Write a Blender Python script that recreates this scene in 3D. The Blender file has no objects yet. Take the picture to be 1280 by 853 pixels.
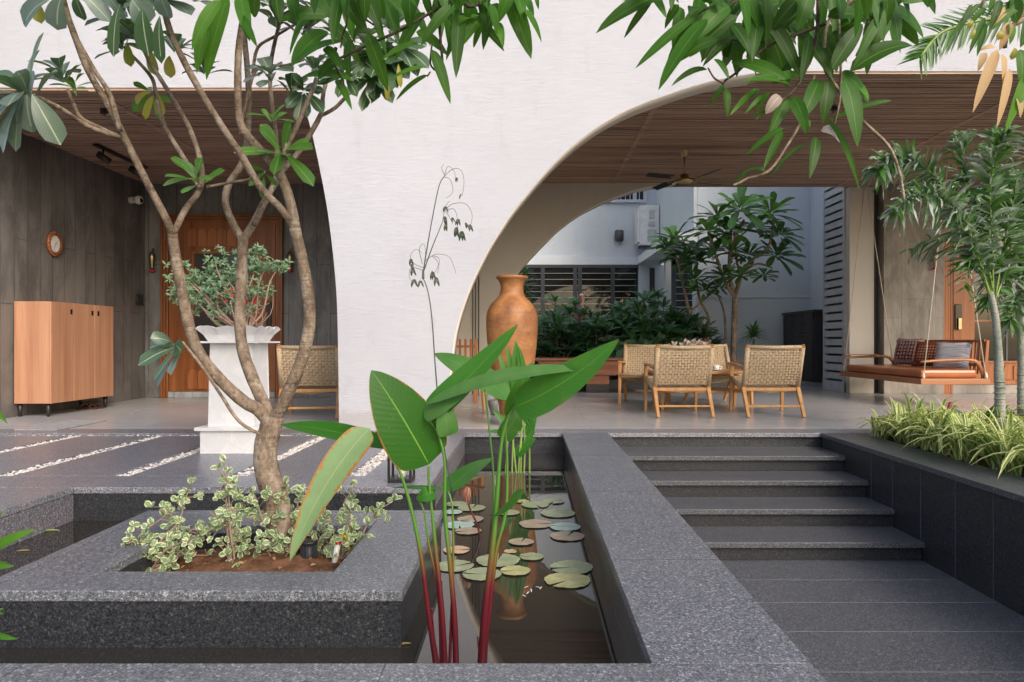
import bpy, math, random
from mathutils import Vector as V, Matrix, noise
R = random.Random(11)
sc = bpy.context.scene
COL = sc.collection
PI = math.pi
# ---------------------------------------------------------------- measuring: photo pixel + distance -> metres
FX, VX, VY, EYE = 870.0, 658.5, 427.0, 0.8
def W(px, py, Y): return V(((px-VX)/FX*Y, Y, EYE-(py-VY)/FX*Y))
def G(px, py, z=0.0):
    Y = (EYE-z)*FX/(py-VY); return V(((px-VX)/FX*Y, Y, z))
def lin(r, g, b):
    f = lambda c: (c/255/12.92) if c/255 <= .04045 else ((c/255+.055)/1.055)**2.4
    return (f(r), f(g), f(b), 1)
# ---------------------------------------------------------------- mesh collector
class MB:
    def __init__(s): s.v=[]; s.f=[]; s.m=[]; s.uv=[]; s.c=[]; s.smooth=[]
    def face(s, idx, m=0, uv=None, c=0.5, sm=False):
        s.f.append(tuple(idx)); s.m.append(m); s.uv.append(uv); s.c.append(c); s.smooth.append(sm)
    def box(s, x0, x1, y0, y1, z0, z1, m=0, mat=None, c=0.5):
        b=len(s.v)
        p=[V((x,y,z)) for z in (z0,z1) for y in (y0,y1) for x in (x0,x1)]
        if mat is not None: p=[mat@q for q in p]
        s.v+= [tuple(q) for q in p]
        for q in ((0,2,3,1),(4,5,7,6),(0,1,5,4),(2,6,7,3),(0,4,6,2),(1,3,7,5)): s.face([b+i for i in q], m, None, c)
    def bar(s, a, b, w, d, up=V((0,0,1)), m=0, w2=None, d2=None):
        a=V(a); b=V(b); t=(b-a).normalized(); u=up-t*up.dot(t)
        if u.length<1e-4: u=V((1,0,0))-t*t.x
        u.normalize(); r=t.cross(u); n=len(s.v); w2=w2 or w; d2=d2 or d
        for p,ww,dd in ((a,w,d),(b,w2,d2)):
            for sx,sy in ((-1,-1),(1,-1),(1,1),(-1,1)): s.v.append(tuple(p+r*sx*ww/2+u*sy*dd/2))
        for q in ((0,3,2,1),(4,5,6,7),(0,1,5,4),(1,2,6,5),(2,3,7,6),(3,0,4,7)): s.face([n+i for i in q], m)
    def tube(s, pts, rad, n=8, m=0, cap=True, sub=1, wob=0):
        pts=[V(p) for p in pts]
        if not isinstance(rad,(list,tuple)): rad=[rad]*len(pts)
        if sub>1 and len(pts)>2:
            P=[];Q=[]
            for i in range(len(pts)-1):
                p0=pts[max(i-1,0)];p1=pts[i];p2=pts[i+1];p3=pts[min(i+2,len(pts)-1)]
                for k in range(sub):
                    t=k/sub
                    P.append(.5*((2*p1)+(p2-p0)*t+(2*p0-5*p1+4*p2-p3)*t*t+(3*p1-p0-3*p2+p3)*t**3)); Q.append(rad[i]*(1-t)+rad[i+1]*t)
            P.append(pts[-1]);Q.append(rad[-1]); pts=P;rad=Q
        b=len(s.v); u=None
        for i,p in enumerate(pts):
            t=(pts[min(i+1,len(pts)-1)]-pts[max(i-1,0)])
            t=t.normalized() if t.length>1e-9 else V((0,0,1))
            if u is None: u=(V((1,0,0)) if abs(t.x)<.9 else V((0,1,0)))
            u=(u-t*u.dot(t)).normalized(); w=t.cross(u)
            for k in range(n):
                a=2*PI*k/n; rr=rad[i]*(1+wob*noise.noise(p*14+V((math.cos(a),math.sin(a),0))*1.3))
                s.v.append(tuple(p+(u*math.cos(a)+w*math.sin(a))*rr))
        for i in range(len(pts)-1):
            for k in range(n):
                s.face([b+i*n+k,b+i*n+(k+1)%n,b+(i+1)*n+(k+1)%n,b+(i+1)*n+k],m,None,.5,True)
        if cap:
            s.face([b+k for k in range(n)][::-1],m); e=b+(len(pts)-1)*n; s.face([e+k for k in range(n)],m)
    def lathe(s, c, prof, n=32, m=0, sx=1, sy=1, ax=None, wob=0):
        b=len(s.v); c=V(c)
        for r,z in prof:
            for k in range(n):
                a=2*PI*k/n; rr=r*(1+wob*noise.noise(V((math.cos(a)*1.2,math.sin(a)*1.2,z*2.2))))
                p=V((rr*math.cos(a)*sx,rr*math.sin(a)*sy,z))
                if ax is not None: p=ax@p
                s.v.append(tuple(c+p))
        for i in range(len(prof)-1):
            for k in range(n): s.face([b+i*n+k,b+i*n+(k+1)%n,b+(i+1)*n+(k+1)%n,b+(i+1)*n+k],m,None,.5,True)
        s.face([b+k for k in range(n)][::-1],m); e=b+(len(prof)-1)*n; s.face([e+k for k in range(n)],m)
    def prism(s, poly, axis, a0, a1, m=0, mside=None):   # poly of 2D points, extruded along axis ('x','y','z')
        def mk(p,a): return {'x':(a,p[0],p[1]),'y':(p[0],a,p[1]),'z':(p[0],p[1],a)}[axis]
        b=len(s.v); n=len(poly)
        for p in poly: s.v.append(mk(p,a0))
        for p in poly: s.v.append(mk(p,a1))
        s.face([b+i for i in range(n)],m); s.face([b+n+i for i in range(n)][::-1],m)
        for i in range(n): s.face([b+i,b+(i+1)%n,b+n+(i+1)%n,b+n+i],m if mside is None else mside)
    def leaf(s, base, tip, w, nrm, sag=V((0,0,0)), prof='lan', fold=.25, n=6, m=0, c=.5, wave=0, twist=0, bend=None):
        base=V(base);tip=V(tip);nrm=V(nrm); mid=(base+tip)/2+V(sag); L=(tip-base).length; b=len(s.v); F=PROF[prof]; ph=R.random()*6
        rows=[]
        for i in range(n+1):
            t=i/n; p=base*(1-t)**2+mid*2*t*(1-t)+tip*t*t
            d=((mid-base)*(1-t)+(tip-mid)*t)
            if d.length<1e-6: d=tip-base
            d.normalize(); sd=d.cross(nrm)
            if sd.length<.05: sd=d.cross(V((.3,.9,.2)))
            sd.normalize(); nn=sd.cross(d)
            if twist: q=Matrix.Rotation(twist*t,3,d); sd=q@sd; nn=q@nn
            ww=F(t)*w/2; up=nn*fold*ww+nn*wave*w*math.sin(t*9+ph)
            dn=nn*fold*ww+nn*wave*w*math.sin(t*9+ph+2)
            s.v.append(tuple(p-sd*ww+dn)); s.v.append(tuple(p)); s.v.append(tuple(p+sd*ww+up))
        for i in range(n):
            o=b+i*3; t0=i/n;t1=(i+1)/n
            s.face([o,o+1,o+4,o+3],m,((0,t0),(.5,t0),(.5,t1),(0,t1)),c,True)
            s.face([o+1,o+2,o+5,o+4],m,((.5,t0),(1,t0),(1,t1),(.5,t1)),c,True)
    def build(s, name, mats, parent=None, loc=None, bevel=0, rest=None):
        me=bpy.data.meshes.new(name); me.from_pydata(s.v,[],s.f)
        if not isinstance(mats,(list,tuple)): mats=[mats]
        for x in mats: me.materials.append(x)
        me.polygons.foreach_set('material_index',s.m); me.polygons.foreach_set('use_smooth',s.smooth)
        if any(u is not None for u in s.uv):
            uvl=me.uv_layers.new(name='UVMap'); ca=me.attributes.new('var','FLOAT','FACE'); arr=[]
            for f,u in zip(s.f,s.uv):
                for k in range(len(f)): arr+=list(u[k]) if u else [0,0]
            uvl.data.foreach_set('uv',arr); ca.data.foreach_set('value',s.c)
        me.update()
        o=bpy.data.objects.new(name,me); COL.objects.link(o)
        if parent is not None: o.parent=parent
        if loc is not None: o.location=loc
        if bevel:
            md=o.modifiers.new('edge','BEVEL'); md.width=bevel; md.segments=2; md.limit_method='ANGLE'; md.angle_limit=math.radians(50)
        return o
def _n(f,mx): return lambda t: f(t)/mx
PROF={'lan':lambda t:(max(t,.0)**.55*max(1-t,0)**.8)/.47+ .015,
      'ob':lambda t:min(1,(t**1.1*max(1-t,0)**.42)/.44)+.04*(1-t),
      'ov':lambda t:min(1.02,(t**.5*max(1-t,0)**.62)/.505)+.01,
      'big':lambda t:(min(1,(t+.001)**.33*max(1-t,0)**.6/.62)) ,
      'strap':lambda t:min(1,(t*5+.35))*max(1-t,0)**.5,
      'cal':lambda t:(t**.28*max(1-t,0)**.8)/.585}
# ---------------------------------------------------------------- object bookkeeping
def tag(o,label,cat,group=None,kind=None):
    o['label']=label; o['category']=cat
    if group: o['group']=group
    if kind: o['kind']=kind
    return o
def struct(o,kind='structure'): o['kind']=kind; return o
def empty(name,loc=(0,0,0),rz=0):
    o=bpy.data.objects.new(name,None); COL.objects.link(o); o.location=loc; o.rotation_euler=(0,0,rz); o.empty_display_size=.1; return o
def dup(root,loc=None,rz=None,sc_=None):
    r=root.copy(); COL.objects.link(r)
    if loc is not None: r.location=loc
    if rz is not None: r.rotation_euler=(0,0,rz)
    if sc_ is not None: r.scale=(sc_,)*3
    for ch in list(root.children):
        c=ch.copy(); COL.objects.link(c); c.parent=r
        for g in ch.children:
            d=g.copy(); COL.objects.link(d); d.parent=c
    return r
# ---------------------------------------------------------------- materials
class N:
    def __init__(s,name):
        s.mat=bpy.data.materials.new(name); s.mat.use_nodes=True; s.t=s.mat.node_tree; s.b=s.t.nodes['Principled BSDF']; s.out=s.t.nodes['Material Output']
    def n(s,ty,**k):
        x=s.t.nodes.new(ty)
        for a,b in k.items():
            if a.startswith('_'): x.inputs[a[1:].replace('_',' ')].default_value=b
            else: setattr(x,a,b)
        return x
    def l(s,a,b): s.t.links.new(a,b)
    def coord(s,scale=(1,1,1),rot=(0,0,0)):
        tc=s.n('ShaderNodeTexCoord'); mp=s.n('ShaderNodeMapping'); mp.inputs['Scale'].default_value=scale; mp.inputs['Rotation'].default_value=rot
        s.l(tc.outputs['Object'],mp.inputs['Vector']); return mp.outputs['Vector']
    def noise(s,vec,scale,detail=4,rough=.55,dist=0):
        x=s.n('ShaderNodeTexNoise'); x.inputs['Scale'].default_value=scale; x.inputs['Detail'].default_value=detail; x.inputs['Roughness'].default_value=rough; x.inputs['Distortion'].default_value=dist
        if vec is not None: s.l(vec,x.inputs['Vector'])
        return x.outputs['Fac']
    def ramp(s,fac,stops):
        x=s.n('ShaderNodeValToRGB'); e=x.color_ramp.elements
        while len(e)>1: e.remove(e[-1])
        e[0].position=stops[0][0]; e[0].color=stops[0][1]
        for p,c in stops[1:]:
            q=e.new(p); q.color=c
        s.l(fac,x.inputs['Fac']); return x.outputs['Color']
    def mix(s,fac,a,b,mode='MIX'):
        x=s.n('ShaderNodeMix',data_type='RGBA',blend_type=mode)
        for k,v in ((0,fac),(6,a),(7,b)):
            if hasattr(v,'node'): s.l(v,x.inputs[k])
            else: x.inputs[k].default_value=v
        return x.outputs[2]
    def math(s,op,a,b=0):
        x=s.n('ShaderNodeMath',operation=op)
        for k,v in ((0,a),(1,b)):
            if hasattr(v,'node'): s.l(v,x.inputs[k])
            else: x.inputs[k].default_value=v
        return x.outputs[0]
    def bump(s,h,st=.3,d=.01):
        x=s.n('ShaderNodeBump'); x.inputs['Strength'].default_value=st; x.inputs['Distance'].default_value=d; s.l(h,x.inputs['Height']); s.l(x.outputs['Normal'],s.b.inputs['Normal'])
    def fin(s,color=None,rough=.5,spec=.5,metal=0):
        if color is not None:
            if hasattr(color,'node'): s.l(color,s.b.inputs['Base Color'])
            else: s.b.inputs['Base Color'].default_value=color
        if hasattr(rough,'node'): s.l(rough,s.b.inputs['Roughness'])
        else: s.b.inputs['Roughness'].default_value=rough
        s.b.inputs['Specular IOR Level'].default_value=spec; s.b.inputs['Metallic'].default_value=metal
        return s.mat
def c3(r,g,b): return (r,g,b,1)
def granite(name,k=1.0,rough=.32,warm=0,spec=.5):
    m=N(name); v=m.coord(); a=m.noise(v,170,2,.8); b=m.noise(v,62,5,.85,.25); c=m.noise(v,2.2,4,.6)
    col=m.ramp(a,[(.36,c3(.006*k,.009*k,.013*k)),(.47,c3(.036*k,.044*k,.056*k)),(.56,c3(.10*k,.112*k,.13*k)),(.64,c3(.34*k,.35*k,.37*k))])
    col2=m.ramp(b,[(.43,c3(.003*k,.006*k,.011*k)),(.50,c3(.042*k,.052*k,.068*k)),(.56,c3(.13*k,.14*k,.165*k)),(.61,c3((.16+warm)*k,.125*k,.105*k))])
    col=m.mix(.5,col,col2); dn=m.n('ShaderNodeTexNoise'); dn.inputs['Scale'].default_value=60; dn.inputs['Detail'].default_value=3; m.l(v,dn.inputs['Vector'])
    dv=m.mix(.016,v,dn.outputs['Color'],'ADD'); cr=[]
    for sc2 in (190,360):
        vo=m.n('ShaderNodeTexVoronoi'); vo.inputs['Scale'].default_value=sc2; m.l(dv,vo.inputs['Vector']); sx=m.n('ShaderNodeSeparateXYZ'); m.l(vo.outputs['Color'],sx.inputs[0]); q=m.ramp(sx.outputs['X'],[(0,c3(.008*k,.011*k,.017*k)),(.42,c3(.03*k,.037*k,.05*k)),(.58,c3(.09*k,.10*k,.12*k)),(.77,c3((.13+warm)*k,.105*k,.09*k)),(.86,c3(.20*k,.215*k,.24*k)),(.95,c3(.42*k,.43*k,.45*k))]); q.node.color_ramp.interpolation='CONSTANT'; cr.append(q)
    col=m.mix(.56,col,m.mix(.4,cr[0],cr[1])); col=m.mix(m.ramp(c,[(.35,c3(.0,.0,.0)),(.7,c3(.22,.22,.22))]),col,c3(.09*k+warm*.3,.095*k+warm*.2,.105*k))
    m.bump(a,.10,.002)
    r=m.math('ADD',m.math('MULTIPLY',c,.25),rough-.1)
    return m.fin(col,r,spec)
M={}
M['gran_top']=granite('granite_coping_lit',1.9,.34,.0,.5)  # lighter copy: light from above is put into the colour of the tops
M['gran']=granite('granite_dark_shaded',.43,.30,0,.45)  # dark stone, with the shade of upright faces put into its colour
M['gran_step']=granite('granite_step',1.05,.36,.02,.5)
M['gran_riser_shade']=granite('granite_riser_shaded',.32,.35,0,.4)  # darker copy of the step granite, riser shade painted into the colour
M['gran_path']=granite('granite_path',1.2,.36,.0,.5)
M['gran_brown']=granite('granite_weathered',1.9,.5,.14,.4)
M['gran_pave']=granite('granite_paving',2.5,.32,.06,.5)
def plaster(name,col,streak=.35,rough=.75,bump=.36):
    m=N(name); v=m.coord((1.6,1.6,14)); a=m.noise(v,5,8,.75,.7); v2=m.coord((4,4,30)); b=m.noise(v2,7,6,.7,.8); w=m.noise(m.coord(),1.1,4,.5)
    h=m.math('ADD',m.math('MULTIPLY',m.ramp(a,[(.50,c3(0,0,0)),(.56,c3(1,1,1))]),.55),m.math('MULTIPLY',b,.5))
    m.bump(h,bump,.012)
    cc=m.mix(m.ramp(w,[(.3,c3(0,0,0)),(.75,c3(1,1,1))]),col,tuple(x*.93 for x in col[:3])+(1,))
    cc=m.mix(m.math('MULTIPLY',m.ramp(a,[(.49,c3(0,0,0)),(.53,c3(1,1,1)),(.57,c3(0,0,0))]),.09*streak*2),cc,c3(.45,.44,.43))
    st1=m.noise(m.coord((3.5,3.5,.35)),2.2,6,.65,.3); st2=m.noise(m.coord(),6,6,.7)
    cc=m.mix(m.ramp(m.math('MULTIPLY',st1,st2),[(.29,c3(0,0,0)),(.44,c3(.30,.30,.30))]),cc,tuple(x*.72 for x in col[:3])+(1,))
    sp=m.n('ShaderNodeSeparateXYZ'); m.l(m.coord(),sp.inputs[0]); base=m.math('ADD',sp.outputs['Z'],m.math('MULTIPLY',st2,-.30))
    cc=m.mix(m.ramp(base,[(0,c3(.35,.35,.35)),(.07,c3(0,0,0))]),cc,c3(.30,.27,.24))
    return m.fin(cc,rough,.3)
M['white']=plaster('white_plaster',c3(.50,.515,.575))
M['beige']=plaster('beige_reveal_paint',c3(.80,.73,.65),.1,.7,.15)
M['taupe']=plaster('taupe_paint',c3(.58,.545,.49),.1,.7,.15)
M['bluewall']=plaster('grey_textured_paint',c3(.58,.63,.67),.3,.8,.35)
M['bluewall2']=plaster('pale_grey_paint',c3(.68,.72,.76),.1,.8,.15)
def wood(name,c1,c2,axis='z',scale=1,rough=.45,grain=26,bump=.1,spec=.4):
    s={'x':(.8,grain,grain),'y':(grain,.8,grain),'z':(grain,grain,.8)}[axis]; m=N(name)
    v=m.coord(tuple(q*scale for q in s)); a=m.noise(v,1.3,5,.65,.5); v2=m.coord(tuple(q*scale*.25 for q in s)); b=m.noise(v2,1.5,3,.5,.4)
    f=m.math('ADD',m.math('MULTIPLY',a,.6),m.math('MULTIPLY',b,.4))
    col=m.ramp(f,[(.33,c1),(.66,c2)]); m.bump(a,bump,.003)
    return m.fin(col,rough,spec)
M['ceil']=wood('walnut_batten',c3(.20,.12,.09),c3(.62,.42,.32),'x',1,.5,20)
M['ceil_bk']=wood('dark_ceiling_groove',c3(.03,.018,.013),c3(.05,.032,.024),'x',1,.7)
M['teak']=wood('teak_frame',c3(.36,.17,.06),c3(.58,.31,.12),'z',1.2,.4,30)
M['door']=wood('teak_door',c3(.13,.042,.014),c3(.33,.12,.042),'z',1,.35,14)
M['door_hi']=wood('carved_teak',c3(.19,.06,.018),c3(.46,.17,.06),'z',1,.35,14)
M['cab']=wood('cabinet_oak',c3(.34,.16,.09),c3(.52,.28,.17),'z',1,.4,18,.04)
M['swing']=wood('swing_teak',c3(.24,.09,.035),c3(.42,.18,.08),'y',1,.35,16)
M['swingx']=wood('swing_teak_cross',c3(.28,.115,.05),c3(.46,.21,.10),'x',1,.35,16)
M['bench']=wood('bench_wood',c3(.16,.06,.03),c3(.36,.15,.08),'x',1,.45,10)
def planks(name,uaxis,cA,cB,length=1.25,width=.2,mort=c3(.02,.02,.02),msize=.006,rough=.5,off=.37):
    m=N(name); tc=m.n('ShaderNodeTexCoord'); sp=m.n('ShaderNodeSeparateXYZ'); cb=m.n('ShaderNodeCombineXYZ'); m.l(tc.outputs['Object'],sp.inputs[0])
    m.l(sp.outputs['Z'],cb.inputs[0]); m.l(sp.outputs[{'x':'X','y':'Y'}[uaxis]],cb.inputs[1])
    br=m.n('ShaderNodeTexBrick'); br.offset=off; br.inputs['Scale'].default_value=1; br.inputs['Brick Width'].default_value=length; br.inputs['Row Height'].default_value=width
    br.inputs['Mortar Size'].default_value=msize; br.inputs['Color1'].default_value=cA; br.inputs['Color2'].default_value=cB; br.inputs['Mortar'].default_value=mort; m.l(cb.outputs[0],br.inputs['Vector'])
    g=m.noise(m.coord((28,28,1.1)),1.4,6,.7,.6); g2=m.noise(m.coord((2.2,2.2,.9)),1.3,6,.7,.5)
    col=m.mix(m.ramp(g,[(.3,c3(0,0,0)),(.7,c3(.8,.8,.8))]),br.outputs['Color'],tuple(min(1,x*1.75) for x in cA[:3])+(1,))
    col=m.mix(m.ramp(g2,[(.42,c3(0,0,0)),(.62,c3(.7,.7,.7))]),col,tuple(x*.55 for x in cA[:3])+(1,))
    m.bump(m.math('SUBTRACT',m.math('MULTIPLY',g,.3),br.outputs['Fac']),.4,.004)
    return m.fin(col,rough,.4)
M['plankY']=planks('grey_wood_cladding_side','y',c3(.125,.117,.112),c3(.20,.188,.18),1.9,.2)
M['plankX']=planks('grey_wood_cladding_back','x',c3(.15,.147,.145),c3(.22,.215,.212),1.9,.2)
M['conc']=planks('board_marked_concrete','x',c3(.24,.215,.185),c3(.31,.28,.245),1.45,.52,c3(.07,.06,.055),.004,.6,.2)
M['conc_side']=planks('pale_stone_cladding','x',c3(.26,.27,.28),c3(.40,.41,.42),1.9,.25)
def tiles(name,c1,c2,w=1.2,h=.6,rough=.22,mort=c3(.2,.2,.2)):
    m=N(name); br=m.n('ShaderNodeTexBrick'); br.offset=.5; br.inputs['Scale'].default_value=1; br.inputs['Brick Width'].default_value=w; br.inputs['Row Height'].default_value=h
    br.inputs['Mortar Size'].default_value=.0025; br.inputs['Color1'].default_value=c1; br.inputs['Color2'].default_value=c2; br.inputs['Mortar'].default_value=mort; m.l(m.coord(),br.inputs['Vector'])
    g=m.noise(m.coord((1,5,1)),1.6,6,.62,1.0)
    col=m.mix(m.ramp(g,[(.3,c3(0,0,0)),(.7,c3(.8,.8,.8))]),br.outputs['Color'],tuple(x*.66 for x in c1[:3])+(1,))
    m.bump(m.math('MULTIPLY',br.outputs['Fac'],-1),.2,.002)
    return m.fin(col,m.math('ADD',m.math('MULTIPLY',g,.2),rough-.08),.5)
M['tile']=tiles('grey_floor_tile',c3(.48,.485,.50),c3(.53,.535,.55))
def plain(name,col,rough=.5,spec=.5,metal=0,var=.12,sc_=8,bump=0):
    m=N(name); g=m.noise(m.coord(),sc_,4,.6); c=m.mix(m.ramp(g,[(.3,c3(0,0,0)),(.7,c3(1,1,1))]),tuple(x*(1-var) for x in col[:3])+(1,),tuple(min(1,x*(1+var)) for x in col[:3])+(1,))
    if bump: m.bump(m.noise(m.coord(),sc_*6,5,.6),bump,.004)
    return m.fin(c,rough,spec,metal)
M['black']=plain('black_metal',c3(.018,.018,.02),.4)
M['blackgloss']=plain('black_plastic',c3(.01,.01,.012),.2)
M['frame']=plain('anthracite_frame',c3(.045,.05,.058),.4)
M['greymetal']=plain('grey_painted_louvre',c3(.46,.49,.54),.45)
M['darklouv']=plain('charcoal_louvre',c3(.05,.048,.052),.5)
M['silver']=plain('brushed_steel',c3(.6,.58,.54),.3,.5,1)
M['brass']=plain('antique_brass',c3(.42,.33,.19),.35,.5,1)
M['whitep']=plain('white_plastic',c3(.75,.74,.72),.4)
M['red']=plain('red_plastic',c3(.6,.03,.02),.4); M['yellow']=plain('yellow_tube',c3(.6,.42,.03),.4)
M['grout']=plain('pale_grout',c3(.24,.26,.29),.8)
M['soil']=plain('red_brown_soil',c3(.17,.085,.048),.95,.1,0,.5,14,1.0)
M['dsoil']=plain('dark_soil',c3(.04,.028,.02),.95,.1,0,.4,20,.8)
M['rope']=plain('jute_rope',c3(.60,.52,.42),.8)
M['leather']=plain('tan_leather',c3(.40,.125,.042),.28,.5,0,.18,3)
M['clay']=None
m=N('terracotta_glaze'); v=m.coord(); a=m.noise(v,4.5,6,.65,.5); b=m.noise(v,60,3,.6)
col=m.ramp(a,[(.28,c3(.13,.055,.03)),(.45,c3(.27,.115,.045)),(.6,c3(.38,.175,.065)),(.75,c3(.44,.24,.12))])
col=m.mix(m.ramp(b,[(.55,c3(0,0,0)),(.75,c3(.5,.5,.5))]),col,c3(.16,.07,.03)); m.bump(b,.15,.003); w2=m.noise(m.coord((1,1,5)),3.2,5,.7,.8); col=m.mix(m.ramp(w2,[(.5,c3(0,0,0)),(.7,c3(.55,.55,.55))]),col,c3(.13,.07,.045)); M['clay']=m.fin(col,.5,.35)
m=N('white_marble'); v=m.coord(); a=m.noise(v,5,7,.7,1.5); col=m.ramp(a,[(.35,c3(.72,.71,.71)),(.5,c3(.67,.67,.68)),(.62,c3(.76,.75,.75))]); M['marble']=m.fin(col,.4,.4)
m=N('pond_water'); m.bump(m.noise(m.coord(),4.0,3,.5),.03,.01); M['water']=m.fin(c3(.030,.027,.023),.02,.5); m.b.inputs['IOR'].default_value=1.75
m=N('window_glass'); m.fin(c3(.012,.013,.014),.03,.5); m.b.inputs['IOR'].default_value=1.6; M['glass']=m.mat
m=N('frosted_door_glass'); m.fin(c3(.05,.045,.045),.12,.5); M['dglass']=m.mat
def cord(name,c1,c2):
    m=N(name); a=m.noise(m.coord((60,60,60)),1,3,.6); m.bump(m.noise(m.coord((1,1,1)),240,2,.5),.5,.002); return m.fin(m.ramp(a,[(.3,c1),(.7,c2)]),.75,.2)
M['cord']=cord('woven_paper_cord',c3(.38,.28,.175),c3(.60,.465,.31))
def bark(name,c1,c2,c3_,sc_=9):
    m=N(name); v=m.coord((1,1,.6)); a=m.noise(v,sc_,6,.65,.4); r=m.noise(m.coord((1,1,9)),8,3,.6); b=m.noise(v,70,4,.7)
    col=m.ramp(a,[(.3,c1),(.5,c2),(.7,c3_)]); col=m.mix(m.ramp(b,[(.5,c3(0,0,0)),(.7,c3(.6,.6,.6))]),col,c3_)
    vo=m.n('ShaderNodeTexVoronoi'); vo.inputs['Scale'].default_value=34; m.l(m.coord((1,1,.8)),vo.inputs['Vector']); col=m.mix(m.ramp(vo.outputs['Distance'],[(.16,c3(.55,.55,.55)),(.26,c3(0,0,0))]),col,c1)
    m.bump(m.math('ADD',m.math('MULTIPLY',b,.5),r),1.0,.008); return m.fin(col,.85,.15)
M['bark']=bark('plumeria_bark',c3(.085,.062,.047),c3(.22,.165,.12),c3(.42,.35,.28),15)
M['bark2']=bark('mango_bark',c3(.03,.022,.018),c3(.07,.05,.04),c3(.14,.11,.09),20)
M['palmbark']=bark('palm_trunk_bark',c3(.13,.16,.13),c3(.26,.28,.25),c3(.40,.39,.35),7)
def leafmat(name,cols,mid=c3(.30,.36,.16),edge=None,ew=.2,rough=.38,trans=.35,back=None,midw=.03,vein=.25,spec=.5,edge2=None,spots=0,prof_age=0):
    m=N(name); at=m.n('ShaderNodeAttribute'); at.attribute_name='var'; uv=m.n('ShaderNodeUVMap'); sp=m.n('ShaderNodeSeparateXYZ'); m.l(uv.outputs[0],sp.inputs[0])
    k=len(cols); col=m.ramp(at.outputs['Fac'],[(i/max(1,k-1),c) for i,c in enumerate(cols)])
    d=m.math('ABSOLUTE',m.math('SUBTRACT',sp.outputs['X'],.5))   # 0 mid .. .5 edge
    g=m.noise(m.coord(),22,3,.6); col=m.mix(m.ramp(g,[(.3,c3(0,0,0)),(.75,c3(.45,.45,.45))]),col,tuple(x*1.5 for x in cols[0][:3])+(1,))
    wv=m.math('SINE',m.math('MULTIPLY',m.math('ADD',sp.outputs['Y'],m.math('MULTIPLY',d,-.35)),110))
    col=m.mix(m.math('MULTIPLY',m.math('GREATER_THAN',wv,.8),vein*.5),col,mid)
    if edge is not None:
        e=m.math('GREATER_THAN',m.math('ADD',d,m.math('MULTIPLY',m.math('SUBTRACT',m.noise(m.coord(),60,2,.5),.5),.35)),.5-ew); col=m.mix(e,col,edge)
    if edge2 is not None:
        e=m.math('GREATER_THAN',m.math('ADD',d,m.math('MULTIPLY',m.math('SUBTRACT',m.noise(m.coord(),40,3,.6),.5),.12)),.478); col=m.mix(e,col,edge2)
    col=m.mix(m.math('LESS_THAN',d,midw),col,mid)
    if prof_age:
        ag=m.noise(m.coord(),7,4,.65,.4); col=m.mix(m.ramp(ag,[(.56,c3(0,0,0)),(.72,c3(.45,.45,.45))]),col,c3(.17,.26,.03))
        tp=m.math('ADD',sp.outputs['Y'],m.math('MULTIPLY',m.noise(m.coord(),50,3,.6),.08)); col=m.mix(m.math('GREATER_THAN',tp,1.015),col,c3(.20,.10,.03))
        e=m.math('GREATER_THAN',m.math('ADD',d,m.math('MULTIPLY',m.math('SUBTRACT',m.noise(m.coord(),18,4,.7),.5),.22)),.512); col=m.mix(e,col,c3(.24,.15,.04))
    if spots:
        vs_=m.n('ShaderNodeTexVoronoi'); vs_.inputs['Scale'].default_value=55; m.l(m.coord(),vs_.inputs['Vector']); col=m.mix(m.ramp(vs_.outputs['Distance'],[(.05,c3(.6,.6,.6)),(.08,c3(0,0,0))]),col,c3(.35,.40,.12))
    if back is not None:
        ge=m.n('ShaderNodeNewGeometry'); col=m.mix(m.math('MULTIPLY',ge.outputs['Backfacing'],.75),col,back)
    m.bump(m.math('MULTIPLY',wv,.5),.12,.002)
    m.fin(col,rough,spec)
    tr=m.n('ShaderNodeBsdfTranslucent'); m.l(m.mix(.5,col,c3(.22,.42,.05)) ,tr.inputs['Color']); ms=m.n('ShaderNodeMixShader'); ms.inputs[0].default_value=trans
    m.l(m.b.outputs[0],ms.inputs[1]); m.l(tr.outputs[0],ms.inputs[2]); m.l(ms.outputs[0],m.out.inputs['Surface'])
    return m.mat
M['lf_plum']=leafmat('plumeria_leaf',[c3(.035,.085,.035),c3(.06,.115,.06),c3(.14,.19,.18),c3(.19,.25,.25)],c3(.38,.45,.33),rough=.3,trans=.22,vein=.12)
M['lf_green']=leafmat('plumeria_young_leaf',[c3(.05,.16,.02),c3(.08,.22,.03),c3(.12,.28,.05)],c3(.3,.42,.12),trans=.35,rough=.35)
M['lf_mango']=leafmat('mango_leaf',[c3(.016,.055,.006),c3(.03,.11,.009),c3(.05,.18,.014),c3(.10,.27,.02)],c3(.14,.28,.05),rough=.42,trans=.45,vein=.15,midw=.02,spec=.25)
M['lf_yel']=leafmat('yellowing_leaf',[c3(.35,.30,.03),c3(.22,.28,.04),c3(.48,.30,.05)],c3(.4,.36,.1),trans=.4)
M['lf_tan']=leafmat('dried_tan_leaf',[c3(.42,.25,.12),c3(.55,.36,.18),c3(.34,.30,.12)],c3(.5,.36,.2),trans=.3,rough=.6)
M['lf_cal']=leafmat('thalia_leaf',[c3(.014,.10,.005),c3(.03,.17,.009),c3(.055,.22,.03),c3(.13,.27,.09)],c3(.17,.36,.05),rough=.44,trans=.42,vein=.10,midw=.009,spec=.35,edge2=None,prof_age=1)
M['lf_spot']=leafmat('browned_edge_thalia_leaf',[c3(.014,.095,.006),c3(.03,.15,.010)],c3(.17,.36,.05),spec=.3,rough=.44,trans=.4,vein=.05,midw=.012,edge2=c3(.30,.13,.03),spots=1)
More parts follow.
